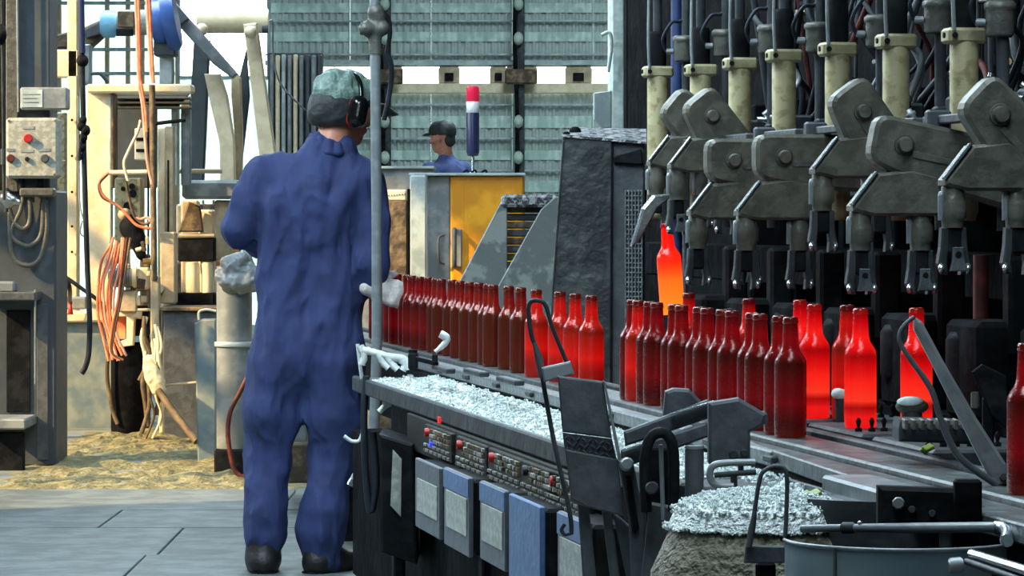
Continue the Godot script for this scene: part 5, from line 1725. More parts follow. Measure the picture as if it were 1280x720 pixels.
func far_worker() -> void:
	var D := 28.0
	var px := func(x: float, y: float, dd := 0.0) -> Vector3: return P(x, y, D) + Vector3(0, 0, -dd)
	# a low platform carries him
	var step := thing("platform")
	var c: Vector3 = px.call(560, 200)
	emit("deck", mb().box(at(Vector3(c.x, 0.2, c.z)), Vector3(1.6, 0.06, 1.2), 0.01), M.grey_steel, step)
	for sx in [-0.7, 0.7]:
		for sz in [-0.5, 0.5]:
			emit("leg", mb().box(at(Vector3(c.x + sx, 0.085, c.z + sz)), Vector3(0.06, 0.17, 0.06), 0.005), M.dark_steel, step)
	fin(step, "low steel platform behind the yellow cabinet, under the far worker", "platform")
	var t := thing("person")
	var hc: Vector3 = px.call(553, 172)
	var look := Vector3(-0.8, -0.12, -0.45)
	var neck := hc + Vector3(0.03, -0.16, -0.02)
	var fl := 0.23
	var sh1 := hc + Vector3(-0.1, -0.28, 0.17)
	var sh2 := hc + Vector3(0.15, -0.26, -0.16)
	var pel := Vector3(hc.x + 0.06, fl + 0.92, hc.z)
	var b := [[neck + Vector3(0.01, -0.16, 0), pel, 0.15, 0.13, Vector3(0.95, 1, 1.15)], [sh1, sh2, 0.07, 0.07], [neck, neck + Vector3(0.01, -0.14, 0), 0.062, 0.12],
		[sh1, sh1 + Vector3(0.0, -0.28, 0.06), 0.062, 0.052], [sh1 + Vector3(0, -0.28, 0.06), sh1 + Vector3(-0.22, -0.36, 0.02), 0.05, 0.04],
		[sh2, sh2 + Vector3(0.05, -0.28, -0.02), 0.062, 0.052], [sh2 + Vector3(0.05, -0.28, -0.02), sh2 + Vector3(-0.18, -0.4, 0.0), 0.05, 0.04]]
	var hips := [[pel + Vector3(0, -0.02, 0.07), Vector3(hc.x + 0.06, fl + 0.48, hc.z + 0.1), 0.1, 0.075], [Vector3(hc.x + 0.06, fl + 0.48, hc.z + 0.1), Vector3(hc.x + 0.08, fl + 0.06, hc.z + 0.1), 0.07, 0.055], [pel + Vector3(0, -0.02, -0.07), Vector3(hc.x + 0.02, fl + 0.48, hc.z - 0.1), 0.1, 0.075], [Vector3(hc.x + 0.02, fl + 0.48, hc.z - 0.1), Vector3(hc.x + 0.04, fl + 0.06, hc.z - 0.1), 0.07, 0.055]]
	var skin := head_bones(hc, look, neck)
	emit("body", body(skin, 0.006, 0.010), M.skin, t)
	emit("shirt", body(b, 0.014, 0.02, 0.01, 9.0, Vector3.ONE, 6), M.navy_shirt, t)
	emit("trousers", body(hips, 0.016, 0.02, 0.01, 9.0, Vector3.ONE, 7), M.navy_shirt, t)
	for w in [sh1 + Vector3(-0.22, -0.36, 0.02), sh2 + Vector3(-0.18, -0.4, 0.0)]:
		emit("hand", body(hand_bones(w, Vector3(-1, -0.2, 0), Vector3(0, -1, 0), 1.0, 0.4), 0.005, 0.006), M.skin, t)
	for z in [0.1, -0.1]:
		emit("boot", body([[Vector3(hc.x + 0.06, fl + 0.06, hc.z + z), Vector3(hc.x - 0.12, fl + 0.045, hc.z + z), 0.055, 0.042]], 0.012, 0.01), M.boot, t)
	eyes(t, hc, look)
	var look2 := look.normalized()
	var right := look2.cross(Vector3.UP).normalized()
	var up := right.cross(look2).normalized()
	var cap := emit("cap", body([[hc - look2 * 0.03 + up * 0.045, hc + look2 * 0.02 + up * 0.05, 0.093, 0.088]], 0.008, 0.008, 0.004, 14.0, Vector3.ONE, 3, hc.y + 0.02), M.cap_cloth, t)
	emit("peak", body([[hc + look2 * 0.09 + up * 0.045, hc + look2 * 0.13 + up * 0.035, 0.055, 0.05, Vector3(1, 0.16, 1)]], 0.008, 0.006), M.cap_cloth, cap)
	emit("hair", body([[hc - look2 * 0.05 + up * 0.0, hc - look2 * 0.06 - up * 0.035, 0.062, 0.05]], 0.008, 0.006), M.hair_dark, t)
	fin(t, "far worker in a navy shirt and dark peaked cap behind the yellow cabinet, facing left", "person")

func centre_back() -> void:
	# yellow cabinet with a grey open door side
	var d := 18.0
	var t := thing("yellow_cabinet")
	var m := mb()
	m.box(at((P(563, 219, d) + P(655, 600, d)) * 0.5 + Vector3(0, 0, -0.3)), Vector3((655 - 563) / F * d, (600 - 219) / F * d, 0.6), 0.01)
	emit("body", m, M.yellow_paint, t)
	for q in [[566, 581], [583.5, 652]]:
		var dm := mb()
		pbox(dm, q[0], 223, q[1], 420, d - 0.001, 0.02, 0.006)
		emit("door", dm, M.yellow_paint, t)
	var sp := mb()
	pbox(sp, 534, 219, 563, 600, d + 0.02, 0.5, 0.008)
	emit("side_panel", sp, M.mid_panel, t)
	var sp2 := mb()
	pbox(sp2, 512, 219, 533, 600, d - 0.05, 0.04, 0.008)
	emit("open_door", sp2, M.pale_panel, t)
	var tp := mb()
	pbox(tp, 511, 216, 657, 219.5, d - 0.03, 0.66, 0.003)
	emit("top_sheet", tp, M.pale_panel, t)
	var h := emit("handle", mb().tube(pcurve([[568, 333, d - 0.02], [568, 330, d - 0.06], [568, 310, d - 0.07], [568, 290, d - 0.06], [568, 287, d - 0.02]]), 0.012, 8), M.charcoal, t)
	emit("handle", mb().tube(pcurve([[555, 330, d], [549, 326, d - 0.03], [548, 308, d - 0.04], [549, 297, d - 0.03], [555, 294, d]]), 0.006, 8), M.charcoal, t)
	var hp := mb()
	pbox(hp, 564, 286, 577, 334, d - 0.022, 0.02, 0.012)
	emit("handle_plate", hp, M.mid_panel, h)
	for x in [580, 590, 603]:
		emit("cable_gland", mb().tube(pcurve([[x, 219, d - 0.0], [x, 215, d - 0.0], [x + 4, 213, d - 0.0], [x + 6, 217, d]]), 0.006, 6), M.black, t)
	fin(t, "yellow cabinet with a pale grey side and dark handle behind the bottles", "cabinet")
	# signal beacon on the cabinet
	var b := thing("signal_light")
	var bp := P(591, 217, 18.2)
	var y := func(v: float) -> float: return P(0, v, 18.2).y - bp.y
	var r := 0.034
	emit("rod", mb().lathe(at(bp), [Vector2(0, 0), Vector2(0.02, 0), Vector2(0.02, 0.006), Vector2(0.008, 0.01), Vector2(0.008, y.call(192)), Vector2(0, y.call(192))], 12), M.bright_steel, b)
	emit("base", mb().lathe(at(bp), [Vector2(0, y.call(195)), Vector2(r * 0.8, y.call(195)), Vector2(r, y.call(190)), Vector2(r, y.call(141)), Vector2(0, y.call(141))], 18), M.navy_plastic, b)
	emit("white_lens", mb().lathe(at(bp), [Vector2(0, y.call(141)), Vector2(r, y.call(141)), Vector2(r, y.call(127)), Vector2(0, y.call(127))], 18), M.white_plastic, b)
	emit("red_lens", mb().lathe(at(bp), [Vector2(0, y.call(127)), Vector2(r, y.call(127)), Vector2(r, y.call(110)), Vector2(r * 0.85, y.call(108)), Vector2(0, y.call(108))], 18), M.beacon_glow, b)
	fin(b, "signal beacon with red and white bands on a thin rod above the yellow cabinet", "beacon")
	# low grey cabinet and brown perforated panel left of it
	var g := thing("grey_cabinet")
	var gm := mb()
	pbox(gm, 440, 210, 541, 600, 19.2, 0.4)
	emit("body", gm, M.mid_panel, g)
	var g2 := mb()
	pbox(g2, 438, 207.5, 543, 211, 19.17, 0.46, 0.004)
	emit("top", g2, M.pale_panel, g)
	fin(g, "low grey cabinet behind the worker's right shoulder", "cabinet")
	var pp := thing("brown_panel")
	var p1 := mb()
	pbox(p1, 470, 250, 509, 600, 17.2, 0.1)
	emit("panel", p1, M.brown_grime, pp)
	var p2 := mb()
	pbox(p2, 470, 237, 508, 251, 17.2, 0.1)
	var band := emit("perforated_band", p2, M.cream, pp)
	for i in 7:
		emit("hole", mb().cyl(P(486 + i * 3.4, 244.5 - i * 0.3, 17.2), P(486 + i * 3.4, 244.5 - i * 0.3, 17.195), 0.003, 8), M.black, band)
	var p3 := mb()
	pbox(p3, 509, 236, 512, 600, 17.15, 0.12)
	emit("edge_post", p3, M.soot, pp)
	fin(pp, "brown dusty panel with a cream perforated strip right of the worker's arm", "panel")
	# hopper with sloped grey cheeks
	var hd := 14.0
	var hp2 := thing("sloped_hopper")
	var q1 := mb()
	pplate(q1, [[574, 352], [627, 250], [634, 250], [634, 365], [574, 365]], hd, 0.03)
	emit("side_plate", q1, M.hopper, hp2)
	var q2 := mb()
	pplate(q2, [[620, 362], [676, 262], [694, 246], [699, 246], [699, 420], [620, 420]], hd - 0.1, 0.03)
	emit("side_plate", q2, M.hopper, hp2)
	for i in 9:
		var q3 := mb()
		pbox(q3, 630, 257 + i * 10, 690, 266 + i * 10, hd + 0.06 + 0.004 * (i % 2), 0.03, 0.006)
		emit("slat", q3, M.brown_grime if i % 2 == 0 else M.charcoal, hp2)
	var q4 := mb()
	pbox(q4, 626, 243, 700, 259, hd - 0.02, 0.12, 0.012)
	emit("top_cover", q4, M.speckle, hp2)
	var q5 := mb()
	pbox(q5, 580, 350, 700, 560, hd + 0.02, 0.4)
	emit("base", q5, M.charcoal, hp2)
	fin(hp2, "grey hopper with two sloped side plates and ribs between, right of the yellow cabinet", "hopper")
	# tall dark guard box
	var bd := 11.6
	var tb := thing("guard_box")
	var m1 := mb()
	pplate(m1, [[704, 168], [766, 173], [764, 520], [684, 520], [690, 366]], bd, 0.05, 0.006)
	emit("front_plate", m1, M.dark_box, tb)
	var m2 := mb()
	pplate(m2, [[765, 173], [806, 178], [806, 520], [764, 520]], bd + 0.02, 0.3, 0.006)
	emit("side_plate", m2, M.charcoal, tb)
	emit("edge_highlight", bar(mb(), P(704, 168, bd - 0.002), P(690, 366, bd - 0.002), 0.003, 0.01, 0.001), M.bright_steel, tb)  # edge highlight, laid on as a thin bright bar
	var m3 := mb()
	var ta := P(702, 168, bd)
	m3.quad(P(702, 168, bd - 0.01), P(808, 177, bd), P(808, 161, bd + 0.32), P(716, 159, bd + 0.32), Vector3.UP)
	m3.quad(P(702, 171, bd - 0.01), P(808, 180, bd), P(808, 164, bd + 0.32), P(716, 162, bd + 0.32), Vector3.DOWN)
	m3.quad(P(702, 168, bd - 0.01), P(808, 177, bd), P(808, 180, bd), P(702, 171, bd - 0.01), Vector3.BACK)
	emit("top_plate", m3, M.speckle, tb)
	emit("lump", mb().ball(P(719, 164, bd + 0.1), Vector3(0.02, 0.016, 0.02), 8), M.black, tb)
	emit("lump", mb().ball(P(708, 168, bd + 0.02), Vector3(0.014, 0.01, 0.02), 8), M.black, tb)
	var m6 := mb()
	pplate(m6, [[766, 196], [802, 186], [804, 206], [768, 204]], bd - 0.0, 0.03, 0.004)
	emit("bracket", m6, M.black, tb)
	fin(tb, "tall dark sooty guard box leaning before the white column", "guard")
	var ms := thing("mesh_panel")
	var m4 := mb()
	pbox(m4, 781, 237, 803, 520, bd - 0.06, 0.02, 0.003)
	emit("sheet", m4, M.charcoal, ms)
	for i in 26:
		emit("strand", mb().tube([P(781, 239 + i * 6.0, bd - 0.064), P(803, 239 + i * 6.0, bd - 0.064)], 0.0035, 6), M.mesh_grey, ms)
	for i in 6:
		emit("strand", mb().tube([P(782 + i * 4.1, 237, bd - 0.066), P(782 + i * 4.1, 398, bd - 0.066)], 0.003, 6), M.mesh_grey, ms)
	fin(ms, "narrow grey mesh panel between the guard box and the glowing hanging bottle", "panel")
	# hanging pole with its valve and hose
	var pd := 11.3
	var po := thing("hanging_pole")
	emit("pole", mb().tube(pcurve([[468, -40, pd], [469, 60, pd], [470, 180, pd], [471, 300, pd], [471, 420, pd], [469, 500, pd], [466, 545, pd], [458, 575, pd], [448, 592, pd], [440, 607, pd]], 4), 0.0175, 14), M.grey_steel, po)
	emit("pole_end", mb().cyl(P(444, 600, pd), P(439.5, 608, pd), 0.019, 14, 0.003), M.bright_steel, po)
	var v := emit("valve", body([[P(462, 36, pd - 0.0), P(477, 35, pd - 0.0), 0.028, 0.026], [P(469, 12, pd), P(469, 60, pd), 0.021, 0.021], [P(456, 35, pd - 0.02), P(460, 36, pd - 0.02), 0.02, 0.018], [P(470, 16, pd), P(472, 20, pd), 0.027, 0.026]], 0.005, 0.004), M.cast_dark, po)
	emit("valve_cap", mb().cyl(P(455, 36, pd - 0.02), P(450, 36, pd - 0.02), 0.02, 12, 0.003), M.cast_dark, v)
	emit("valve_nut", mb().cyl(P(469.5, 60, pd), P(469.5, 68, pd), 0.024, 8, 0.003), M.cast_dark, v)
	emit("hose", mb().tube(pcurve([[476, 12, pd + 0.02], [486, 26, pd + 0.03], [487, 44, pd + 0.03], [484, 66, pd + 0.03], [489, 80, pd + 0.03], [488, 110, pd + 0.05], [480, 150, pd + 0.04]]), 0.008, 8), M.rubber, po)
	fin(po, "long grey hanging steel pole with a bent foot and brown valve, right of the worker", "pole")
	# tie wire at the top left of the ribbed screen
	var wi := mb().tube(pcurve([[335, 27, 23.0], [341, 28, 23.2], [341, 60, 24.0], [345, 90, 25.2], [356, 112, 26.2], [384, 140, 27.5]]), 0.007, 6)
	one("thin_cable", wi, M.grey_steel, "thin slack grey cable in front of the ribbed screen", "cable")
	# debris box hints behind the conveyor end
	var bk := thing("low_cabinet")
	var km := mb()
	pbox(km, 356, 470, 384, 600, 15.0, 0.3)
	emit("body", km, M.mid_panel, bk)
	var km2 := mb()
	pbox(km2, 352, 556, 386, 604, 14.6, 0.2)
	emit("foot", km2, M.brown_grime, bk)
	fin(bk, "grey low machine part seen between the worker's legs", "cabinet")
	var hl := thing("looped_hose")
	emit("hose", mb().tube(pcurve([[430, 545, 10.6], [442, 552, 10.6], [452, 545, 10.6], [458, 500, 10.6], [452, 470, 10.6], [447, 430, 10.6]]), 0.006, 8), M.white_rag, hl)
	emit("hose", mb().tube(pcurve([[458, 470, 10.5], [455, 520, 10.5], [457, 590, 10.5], [463, 640, 10.5], [470, 600, 10.5], [466, 540, 10.5]]), 0.011, 8), M.rubber, hl)
	fin(hl, "looped white and black hoses beneath the table end beside the pole", "hose")

func left_column() -> void:
	var d := 17.3
	# column and lower cabinet
	var t := thing("steel_column")
	var m := mb()
	pbox(m, 22, -60, 62, 240, d, 0.3)
	emit("dark_face", m, M.slate, t)
	var m2 := mb()
	pbox(m2, 7, -60, 23, 240, d - 0.04, 0.3)
	emit("side_flange", m2, M.cast_dark, t)
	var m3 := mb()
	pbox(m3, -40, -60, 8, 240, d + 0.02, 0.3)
	emit("black_web", m3, M.black, t)  # web of the column in black
	emit("conduit", mb().cyl(P(21, -60, d - 0.06), P(23, 140, d - 0.06), 0.006, 8), M.grey_steel, t)
	fin(t, "broad dark slate steel column at the left edge", "column")
	var c := thing("dark_cabinet")
	var c1 := mb()
	pbox(c1, -40, 238, 70, 583, d, 0.45, 0.01)
	emit("body", c1, M.slate, c)
	var c2 := mb()
	pbox(c2, 46, 380, 60, 575, d - 0.012, 0.012)
	emit("door_edge", c2, M.charcoal, c)
	var c3 := mb()
	pbox(c3, 8, 388, 38, 515, d - 0.01, 0.012)
	emit("door", c3, M.black, c)
	fin(c, "dark slate cabinet below the control box at the left edge", "cabinet")
	var n := thing("nameplate_box")
	var n1 := mb()
	pbox(n1, 25, 109, 84, 137, d - 0.1, 0.12, 0.008)
	emit("box", n1, M.mid_panel, n)
	var n2 := mb()
	pbox(n2, 27, 112, 53, 134, d - 0.104, 0.004, 0.001)
	emit("plate", n2, M.pale_panel, n)
	var n3 := mb()
	pbox(n3, 29, 117, 50, 118.5, d - 0.106, 0.002, 0.0005)
	pbox(n3, 29, 122, 46, 123.5, d - 0.106, 0.002, 0.0005)
	pbox(n3, 29, 127, 48, 128.5, d - 0.106, 0.002, 0.0005)
	emit("print", n3, M.mid_panel, n)
	fin(n, "small grey box with a pale plate on the left column above the buttons", "box")
	var b := thing("control_box")
	var b1 := mb()
	pbox(b1, 7, 147, 73, 223, d - 0.14, 0.14, 0.014)
	emit("case", b1, M.label_plate, b)
	for q in [[35, 173, 0.022, "red_plastic", 0.03, "mushroom_button"], [13, 198, 0.02, "red_rust", 0.02, "push_button"], [34, 199, 0.012, "button_black", 0.018, "push_button"], [56, 198, 0.021, "charcoal", 0.02, "push_button"]]:
		emit(q[5], mb().cyl(P(q[0], q[1], d - 0.14), P(q[0], q[1], d - 0.14 - q[4]), q[2], 16, 0.004), M[q[3]], b)
	for q in [[28, 160, 43], [8, 188, 18], [26, 189, 42], [48, 188, 63]]:
		var lm := mb()
		pbox(lm, q[0], q[1] - 2.5, q[2], q[1] + 1.5, d - 0.143, 0.003, 0.0008)
		emit("caption_strip", lm, M.mid_panel, b)
	for q in [[11, 151], [69, 151], [68, 218]]:
		emit("screw", mb().cyl(P(q[0], q[1], d - 0.14), P(q[0], q[1], d - 0.145), 0.006, 8), M.brass, b)
	for x in [27, 51]:
		var gm := mb()
		emit("cable_gland", gm.cyl(P(x, 222, d - 0.07), P(x, 238, d - 0.07), 0.016, 10, 0.003), M.black, b)
	fin(b, "grey push-button control box with a red mushroom button at the left edge", "control box")
	var br := mb()
	pbox(br, 24, 235, 68, 246, d - 0.12, 0.08, 0.012)
	one("support_bar", br, M.cast_dark, "short grey bar below the control box", "bar")
	var h := thing("looped_cable")
	for q in [[[30, 236], [26, 262], [14, 290], [24, 304], [40, 306], [52, 290], [54, 246]], [[36, 236], [38, 262], [36, 280], [28, 286], [18, 278], [12, 262], [8, 236]], [[12, 262], [14, 310], [26, 330], [48, 326], [58, 290], [57, 250]]]:
		var pts := []
		for e in q:
			pts.append([e[0], e[1], d - 0.05])
		emit("loop", mb().tube(pcurve(pts), 0.012, 8), M.cast_dark, h)
	fin(h, "grey cable loops hanging under the control box", "cable")
	var cl := thing("chrome_clamp")
	emit("clamp", body([[P(0, 248, d - 0.2), P(14, 250, d - 0.2), 0.02, 0.022], [P(14, 250, d - 0.2), P(23, 253, d - 0.2), 0.016, 0.014], [P(8, 244, d - 0.2), P(10, 256, d - 0.2), 0.02, 0.02]], 0.006, 0.008), M.bright_steel, cl)
	emit("stem", mb().cyl(P(8, 235, d - 0.18), P(8, 265, d - 0.18), 0.01, 8), M.dark_steel, cl)
	fin(cl, "bright metal clamp beside the grey bar at the left edge", "clamp")
	var sh := thing("wall_shelf")
	var s1 := mb()
	pbox(s1, -30, 365, 44, 376, d - 0.25, 0.3, 0.006)
	emit("tray", s1, M.charcoal, sh)
	var s2 := mb()
	pbox(s2, -30, 352, 18, 366, d - 0.2, 0.12, 0.01)
	emit("box", s2, M.mid_panel, sh)
	emit("rod", mb().cyl(P(44, 362, d - 0.22), P(44, 480, d - 0.22), 0.005, 8), M.grey_steel, sh)
	fin(sh, "dark shelf with a grey lump on the cabinet at the left edge", "shelf")
	var st := thing("step_plate")
	var s3 := mb()
	pbox(s3, -30, 524, 32, 537, d - 0.4, 0.4, 0.008)
	emit("tread", s3, M.mid_panel, st)
	var s4 := mb()
	pbox(s4, -30, 540, 30, 600, d - 0.3, 0.05, 0.008)
	emit("riser", s4, M.black, st)
	fin(st, "pale grey step plate low at the left edge", "step")
	var ca := thing("hanging_chain")
	emit("rope", mb().tube(pcurve([[2, -60, 15.0], [3, 60, 15.0], [4, 150, 15.0], [5, 250, 15.0]]), 0.007, 8), M.dark_steel, ca)
	emit("hook_block", mb().ball(P(2, 43, 14.98), Vector3(0.022, 0.045, 0.022), 10), M.black, ca)
	emit("wrap", mb().cyl(P(4, 186, 15.0), P(4, 206, 15.0), 0.012, 8, 0.003), M.slate, ca)
	fin(ca, "dark hanging cable with a black bulb at the very left edge", "cable")
	# long hanging cable with a ball and knots
	var hc := thing("hanging_cable")
	var z := 16.0
	emit("rope", mb().tube(pcurve([[101, -60, z], [102, 40, z], [104, 140, z], [106, 230, z], [109, 330, z], [112, 400, z], [111, 440, z], [107, 458, z], [102, 467, z]]), 0.0125, 10), M.rubber, hc)
	emit("upper_sleeve", mb().tube(pcurve([[101, -60, z - 0.02], [102, 20, z - 0.02], [103, 66, z - 0.02]]), 0.014, 10), M.navy_plastic, hc)
	emit("ball", mb().ball(P(103, 76, z), Vector3(0.028, 0.03, 0.028), 14), M.black, hc)
	for q in [[104, 150, 0.017], [102, 158, 0.02], [107, 163, 0.022], [104, 172, 0.02], [103, 184, 0.018], [101, 196, 0.012]]:
		emit("knot", mb().ball(P(q[0], q[1], z - 0.01), Vector3(q[2], q[2] * 1.2, q[2]), 8), M.black, hc)
	emit("tail", mb().tube(pcurve([[103, 165, z - 0.02], [100, 185, z - 0.02], [99, 201, z - 0.02]]), 0.008, 6), M.rubber, hc)
	emit("wire", mb().tube(pcurve([[98, 120, z + 0.02], [99, 240, z + 0.02], [103, 270, z], [110, 282, z], [106, 295, z], [100, 290, z], [103, 276, z]]), 0.004, 6), M.grey_steel, hc)
	fin(hc, "long dark hanging cable with a black ball and knots, curled at its end", "cable")

func left_machine() -> void:
	var d := 19.6
	# low blue-grey wall with a cream ledge
	var lw := thing("low_wall")
	var a := mb()
	pbox(a, 30, 402, 150, 545, 20.4, 0.35, 0.01)
	emit("wall", a, M.bluewall, lw)
	var a2 := mb()
	pbox(a2, 30, 390, 150, 403, 20.35, 0.42, 0.01)
	emit("ledge", a2, M.cream, lw)
	var a3 := mb()
	pbox(a3, 30, 371, 108, 387, 20.6, 0.1, 0.01)
	emit("back_board", a3, M.mid_panel, lw)
	fin(lw, "low blue-grey wall with a cream ledge left of the old machine", "wall")
	var rp := mb().cyl(P(88, 376, 20.3), P(88, 380, 20.3), 0.012, 10)
	rp.lathe(at(P(88, 393, 20.3)), [Vector2(0, 0), Vector2(0.018, 0), Vector2(0.012, 0.03), Vector2(0.008, 0.06), Vector2(0, 0.06)], 10)
	one("red_nozzle", rp, M.red_plastic, "small red nozzle standing on the cream ledge", "nozzle")
	# cream posts and yellow boards behind
	for q in [[62, 98, 62, 97, 21.0, "cream", "cream_box_beam", "cream box beam end above the low wall, beside the left column"], [64, 82, 140, 519, 21.6, "yellow_barrel", "yellow_board", "tall yellowed board behind the hanging cable"], [84, 97, -60, 527, 21.0, "cream", "cream_post", "narrow cream post with bolts left of the wide one"], [108, 138, 107, 402, 20.0, "cream", "cream_post", "wide cream post right beside the hanging cable"]]:
		var t := thing(q[6])
		var m := mb()
		pbox(m, q[0], q[2], q[1], q[3], q[4], 0.12, 0.008)
		emit("board", m, M[q[5]], t)
		if q[0] == 84:
			for y in [150, 195, 240, 283, 315]:
				emit("bolt", mb().cyl(P(90, y, 20.99), P(90, y, 20.97), 0.008, 8), M.black, t)
		if q[0] == 64:
			for y in [200, 270, 330]:
				var mm := mb()
				pbox(mm, 64, y, 82, y + 2, 21.59, 0.02, 0.002)
				emit("batten", mm, M.beige, t)
		if q[0] == 108:
			var mm2 := mb()
			pbox(mm2, 136, 110, 139, 402, 19.97, 0.1, 0.004)
			emit("edge", mm2, M.pale_panel, t)
		fin(t, q[7], "post" if q[0] > 80 else "board")
	# the old machine's portal frame
	var f := thing("portal_frame")
	var m1 := mb()
	pbox(m1, 108, 105, 240, 116, 19.9, 0.2, 0.01)
	emit("header", m1, M.cream, f)
	var m2 := mb()
	pbox(m2, 139, 116, 142, 235, 19.95, 0.2, 0.004)
	emit("jamb", m2, M.brown_grime, f)
	var m3 := mb()
	pbox(m3, 142, 116, 196, 235, 20.4, 0.05)
	emit("dark_back", m3, M.slate, f)
	for i in 3:
		var m4 := mb()
		pbox(m4, 144, 121 + i * 6, 238, 124 + i * 6, 20.2, 0.1, 0.004)
		emit("inner_rail", m4, M.slate, f)
	var m5 := mb()
	pplate(m5, [[146, 117], [237, 117], [220, 136], [146, 136]], 20.25, 0.05, 0.004)
	emit("gusset", m5, M.slate, f)
	var m6 := mb()
	pbox(m6, 214, 132, 222, 232, 20.3, 0.08)
	emit("inner_post", m6, M.pale_panel, f)
	var m7 := mb()
	pbox(m7, 226, 120, 238, 232, 20.35, 0.08)
	emit("inner_post", m7, M.mid_panel, f)
	emit("strut", mb().cyl(P(190, 155, 20.0), P(232, 150, 20.0), 0.012, 8), M.black, f)
	fin(f, "cream topped portal frame of the old machine with a dark interior", "frame")
	var po := thing("tall_rod")
	emit("rod", mb().cyl(P(190, 106, 19.2), P(193, 350, 19.2), 0.017, 12), M.brown_grime, po)
	var pm := mb()
	pbox(pm, 188, 345, 199, 450, 19.2, 0.08)
	emit("lower_bar", pm, M.beige, po)
	var pm2 := mb()
	pbox(pm2, 199, 380, 204, 560, 19.3, 0.08)
	emit("lower_bar", pm2, M.cream, po)
	fin(po, "tall brown rod standing in front of the cream plates", "rod")
	var pl := thing("cream_plates")
	for q in [[168, 186, 160, 200, "cream"], [197, 207, 160, 542, "cream"], [206, 217, 158, 300, "beige"], [178, 184, 130, 162, "pale_panel"]]:
		var m := mb()
		pbox(m, q[0], q[2], q[1], q[3], 19.8 + 0.02 * (int(q[0]) % 3), 0.1, 0.006)
		emit("plate", m, M[q[4]], pl)
	for y in [172, 186]:
		var sm := mb()
		pbox(sm, 170, y, 184, y + 4, 19.79, 0.02, 0.003)
		emit("slot", sm, M.black, pl)
	for q in [[184, 186, 160, 350], [209, 211, 200, 290]]:
		var sm2 := mb()
		pbox(sm2, q[0], q[2], q[1], q[3], 19.76, 0.03, 0.003)
		emit("dark_gap", sm2, M.black, pl)
	fin(pl, "cream upright plates with dark slots beside the tall rod", "plate")
	var gp := thing("grey_post")
	var g1 := mb()
	pbox(g1, 200, 290, 219, 380, 19.5, 0.15, 0.008)
	emit("post", g1, M.beige, gp)
	emit("bolt_head", mb().cyl(P(199, 361, 19.5), P(199, 361, 19.4), 0.03, 8, 0.006), M.cream, gp)
	fin(gp, "short beige block post right of the tall rod", "post")
	# pale yellow block with ports, under a beige pipe
	var bp := thing("port_block")
	var b1 := mb()
	pbox(b1, 143, 222, 177, 312, 19.7, 0.15, 0.01)
	emit("block", b1, M.yellow_barrel, bp)
	for q in [[165, 233, 4], [166, 242, 5], [154, 236, 3], [160, 258, 6]]:
		emit("port", mb().cyl(P(q[0], q[1], 19.7), P(q[0], q[1], 19.68), q[2] / F * 19.7, 12), M.black, bp)
	emit("pipe", mb().cyl(P(132, 216, 19.6), P(184, 215, 19.6), 0.014, 12, 0.004), M.cream, bp)
	emit("elbow", mb().ball(P(156, 268, 19.6), Vector3(0.04, 0.035, 0.03), 10), M.beige, bp)
	fin(bp, "pale yellow block with dark ports under a beige pipe", "block")
	var kn := thing("dark_knuckle")
	emit("casting", body([[P(160, 285, 19.5), P(172, 300, 19.5), 0.05, 0.045], [P(166, 276, 19.5), P(176, 318, 19.5), 0.035, 0.03], [P(150, 318, 19.5), P(154, 330, 19.5), 0.03, 0.03]], 0.012, 0.015, 0.006, 14.0), M.black, kn)
	fin(kn, "black greasy knuckle casting between the block and the motor", "casting")
	# motor
	var mo := thing("electric_motor")
	emit("body", mb().cyl(P(136, 347, 19.3), P(166, 346, 19.3), 0.052, 20, 0.012), M.grey_steel, mo)
	for i in 7:
		emit("cooling_fin", mb().cyl(P(146 + i * 2.6, 347, 19.3), P(147 + i * 2.6, 347, 19.3), 0.056, 18), M.cast, mo)
	emit("flange", mb().cyl(P(166, 346, 19.3), P(171, 346, 19.3), 0.06, 18, 0.006), M.cream, mo)
	emit("terminal_box", mb().box(at(P(155, 333, 19.3)), Vector3(0.07, 0.03, 0.06), 0.006), M.beige, mo)
	emit("gearbox", mb().box(at(P(180, 348, 19.35)), Vector3(0.07, 0.12, 0.1), 0.012), M.cream, mo)
	emit("mount", mb().box(at(P(160, 376, 19.35)), Vector3(0.1, 0.12, 0.08), 0.006), M.beige, mo)
	fin(mo, "grey finned electric motor in front of the old machine", "motor")
	var ub := thing("mounting_bracket")
	var u1 := mb()
	pbox(u1, 136, 388, 172, 396, 19.35, 0.12)
	emit("top_plate", u1, M.cream, ub)
	var u2 := mb()
	pplate(u2, [[158, 396], [168, 396], [166, 432], [150, 434], [146, 428], [158, 424]], 19.35, 0.1)
	emit("arm", u2, M.cream, ub)
	var u3 := mb()
	pbox(u3, 133, 394, 157, 424, 19.42, 0.08)
	emit("web", u3, M.orange_hose, ub)
	fin(ub, "cream bent bracket below the motor", "bracket")
	var cl := thing("fitting_cluster")
	var g7 := RandomNumberGenerator.new()
	g7.seed = 41
	var cb0 := mb()
	pbox(cb0, 176, 318, 187, 545, 19.5, 0.06, 0.006)
	emit("back_bar", cb0, M.brown_grime, cl)
	for i in 16:
		var p := P(g7.randf_range(168, 192), g7.randf_range(292, 425), g7.randf_range(19.28, 19.4))
		var sz := Vector3(g7.randf_range(0.015, 0.05), g7.randf_range(0.02, 0.06), 0.04)
		if i % 3 == 2:
			emit("union", mb().cyl(p - Vector3(sz.x, 0, 0), p + Vector3(sz.x, g7.randf_range(-0.02, 0.02), 0), sz.y * 0.4, 10, 0.003), [M.cream, M.brass, M.black][i % 2], cl)
		else:
			emit("clamp_block", mb().box(Transform3D(Basis(Vector3(0, 0, 1), g7.randf_range(-0.5, 0.5)), p), sz, 0.005), [M.cream, M.brown_grime, M.black, M.beige][i % 4], cl)
	fin(cl, "cluster of cream and black clamps and unions along the bar beside the motor", "fittings")
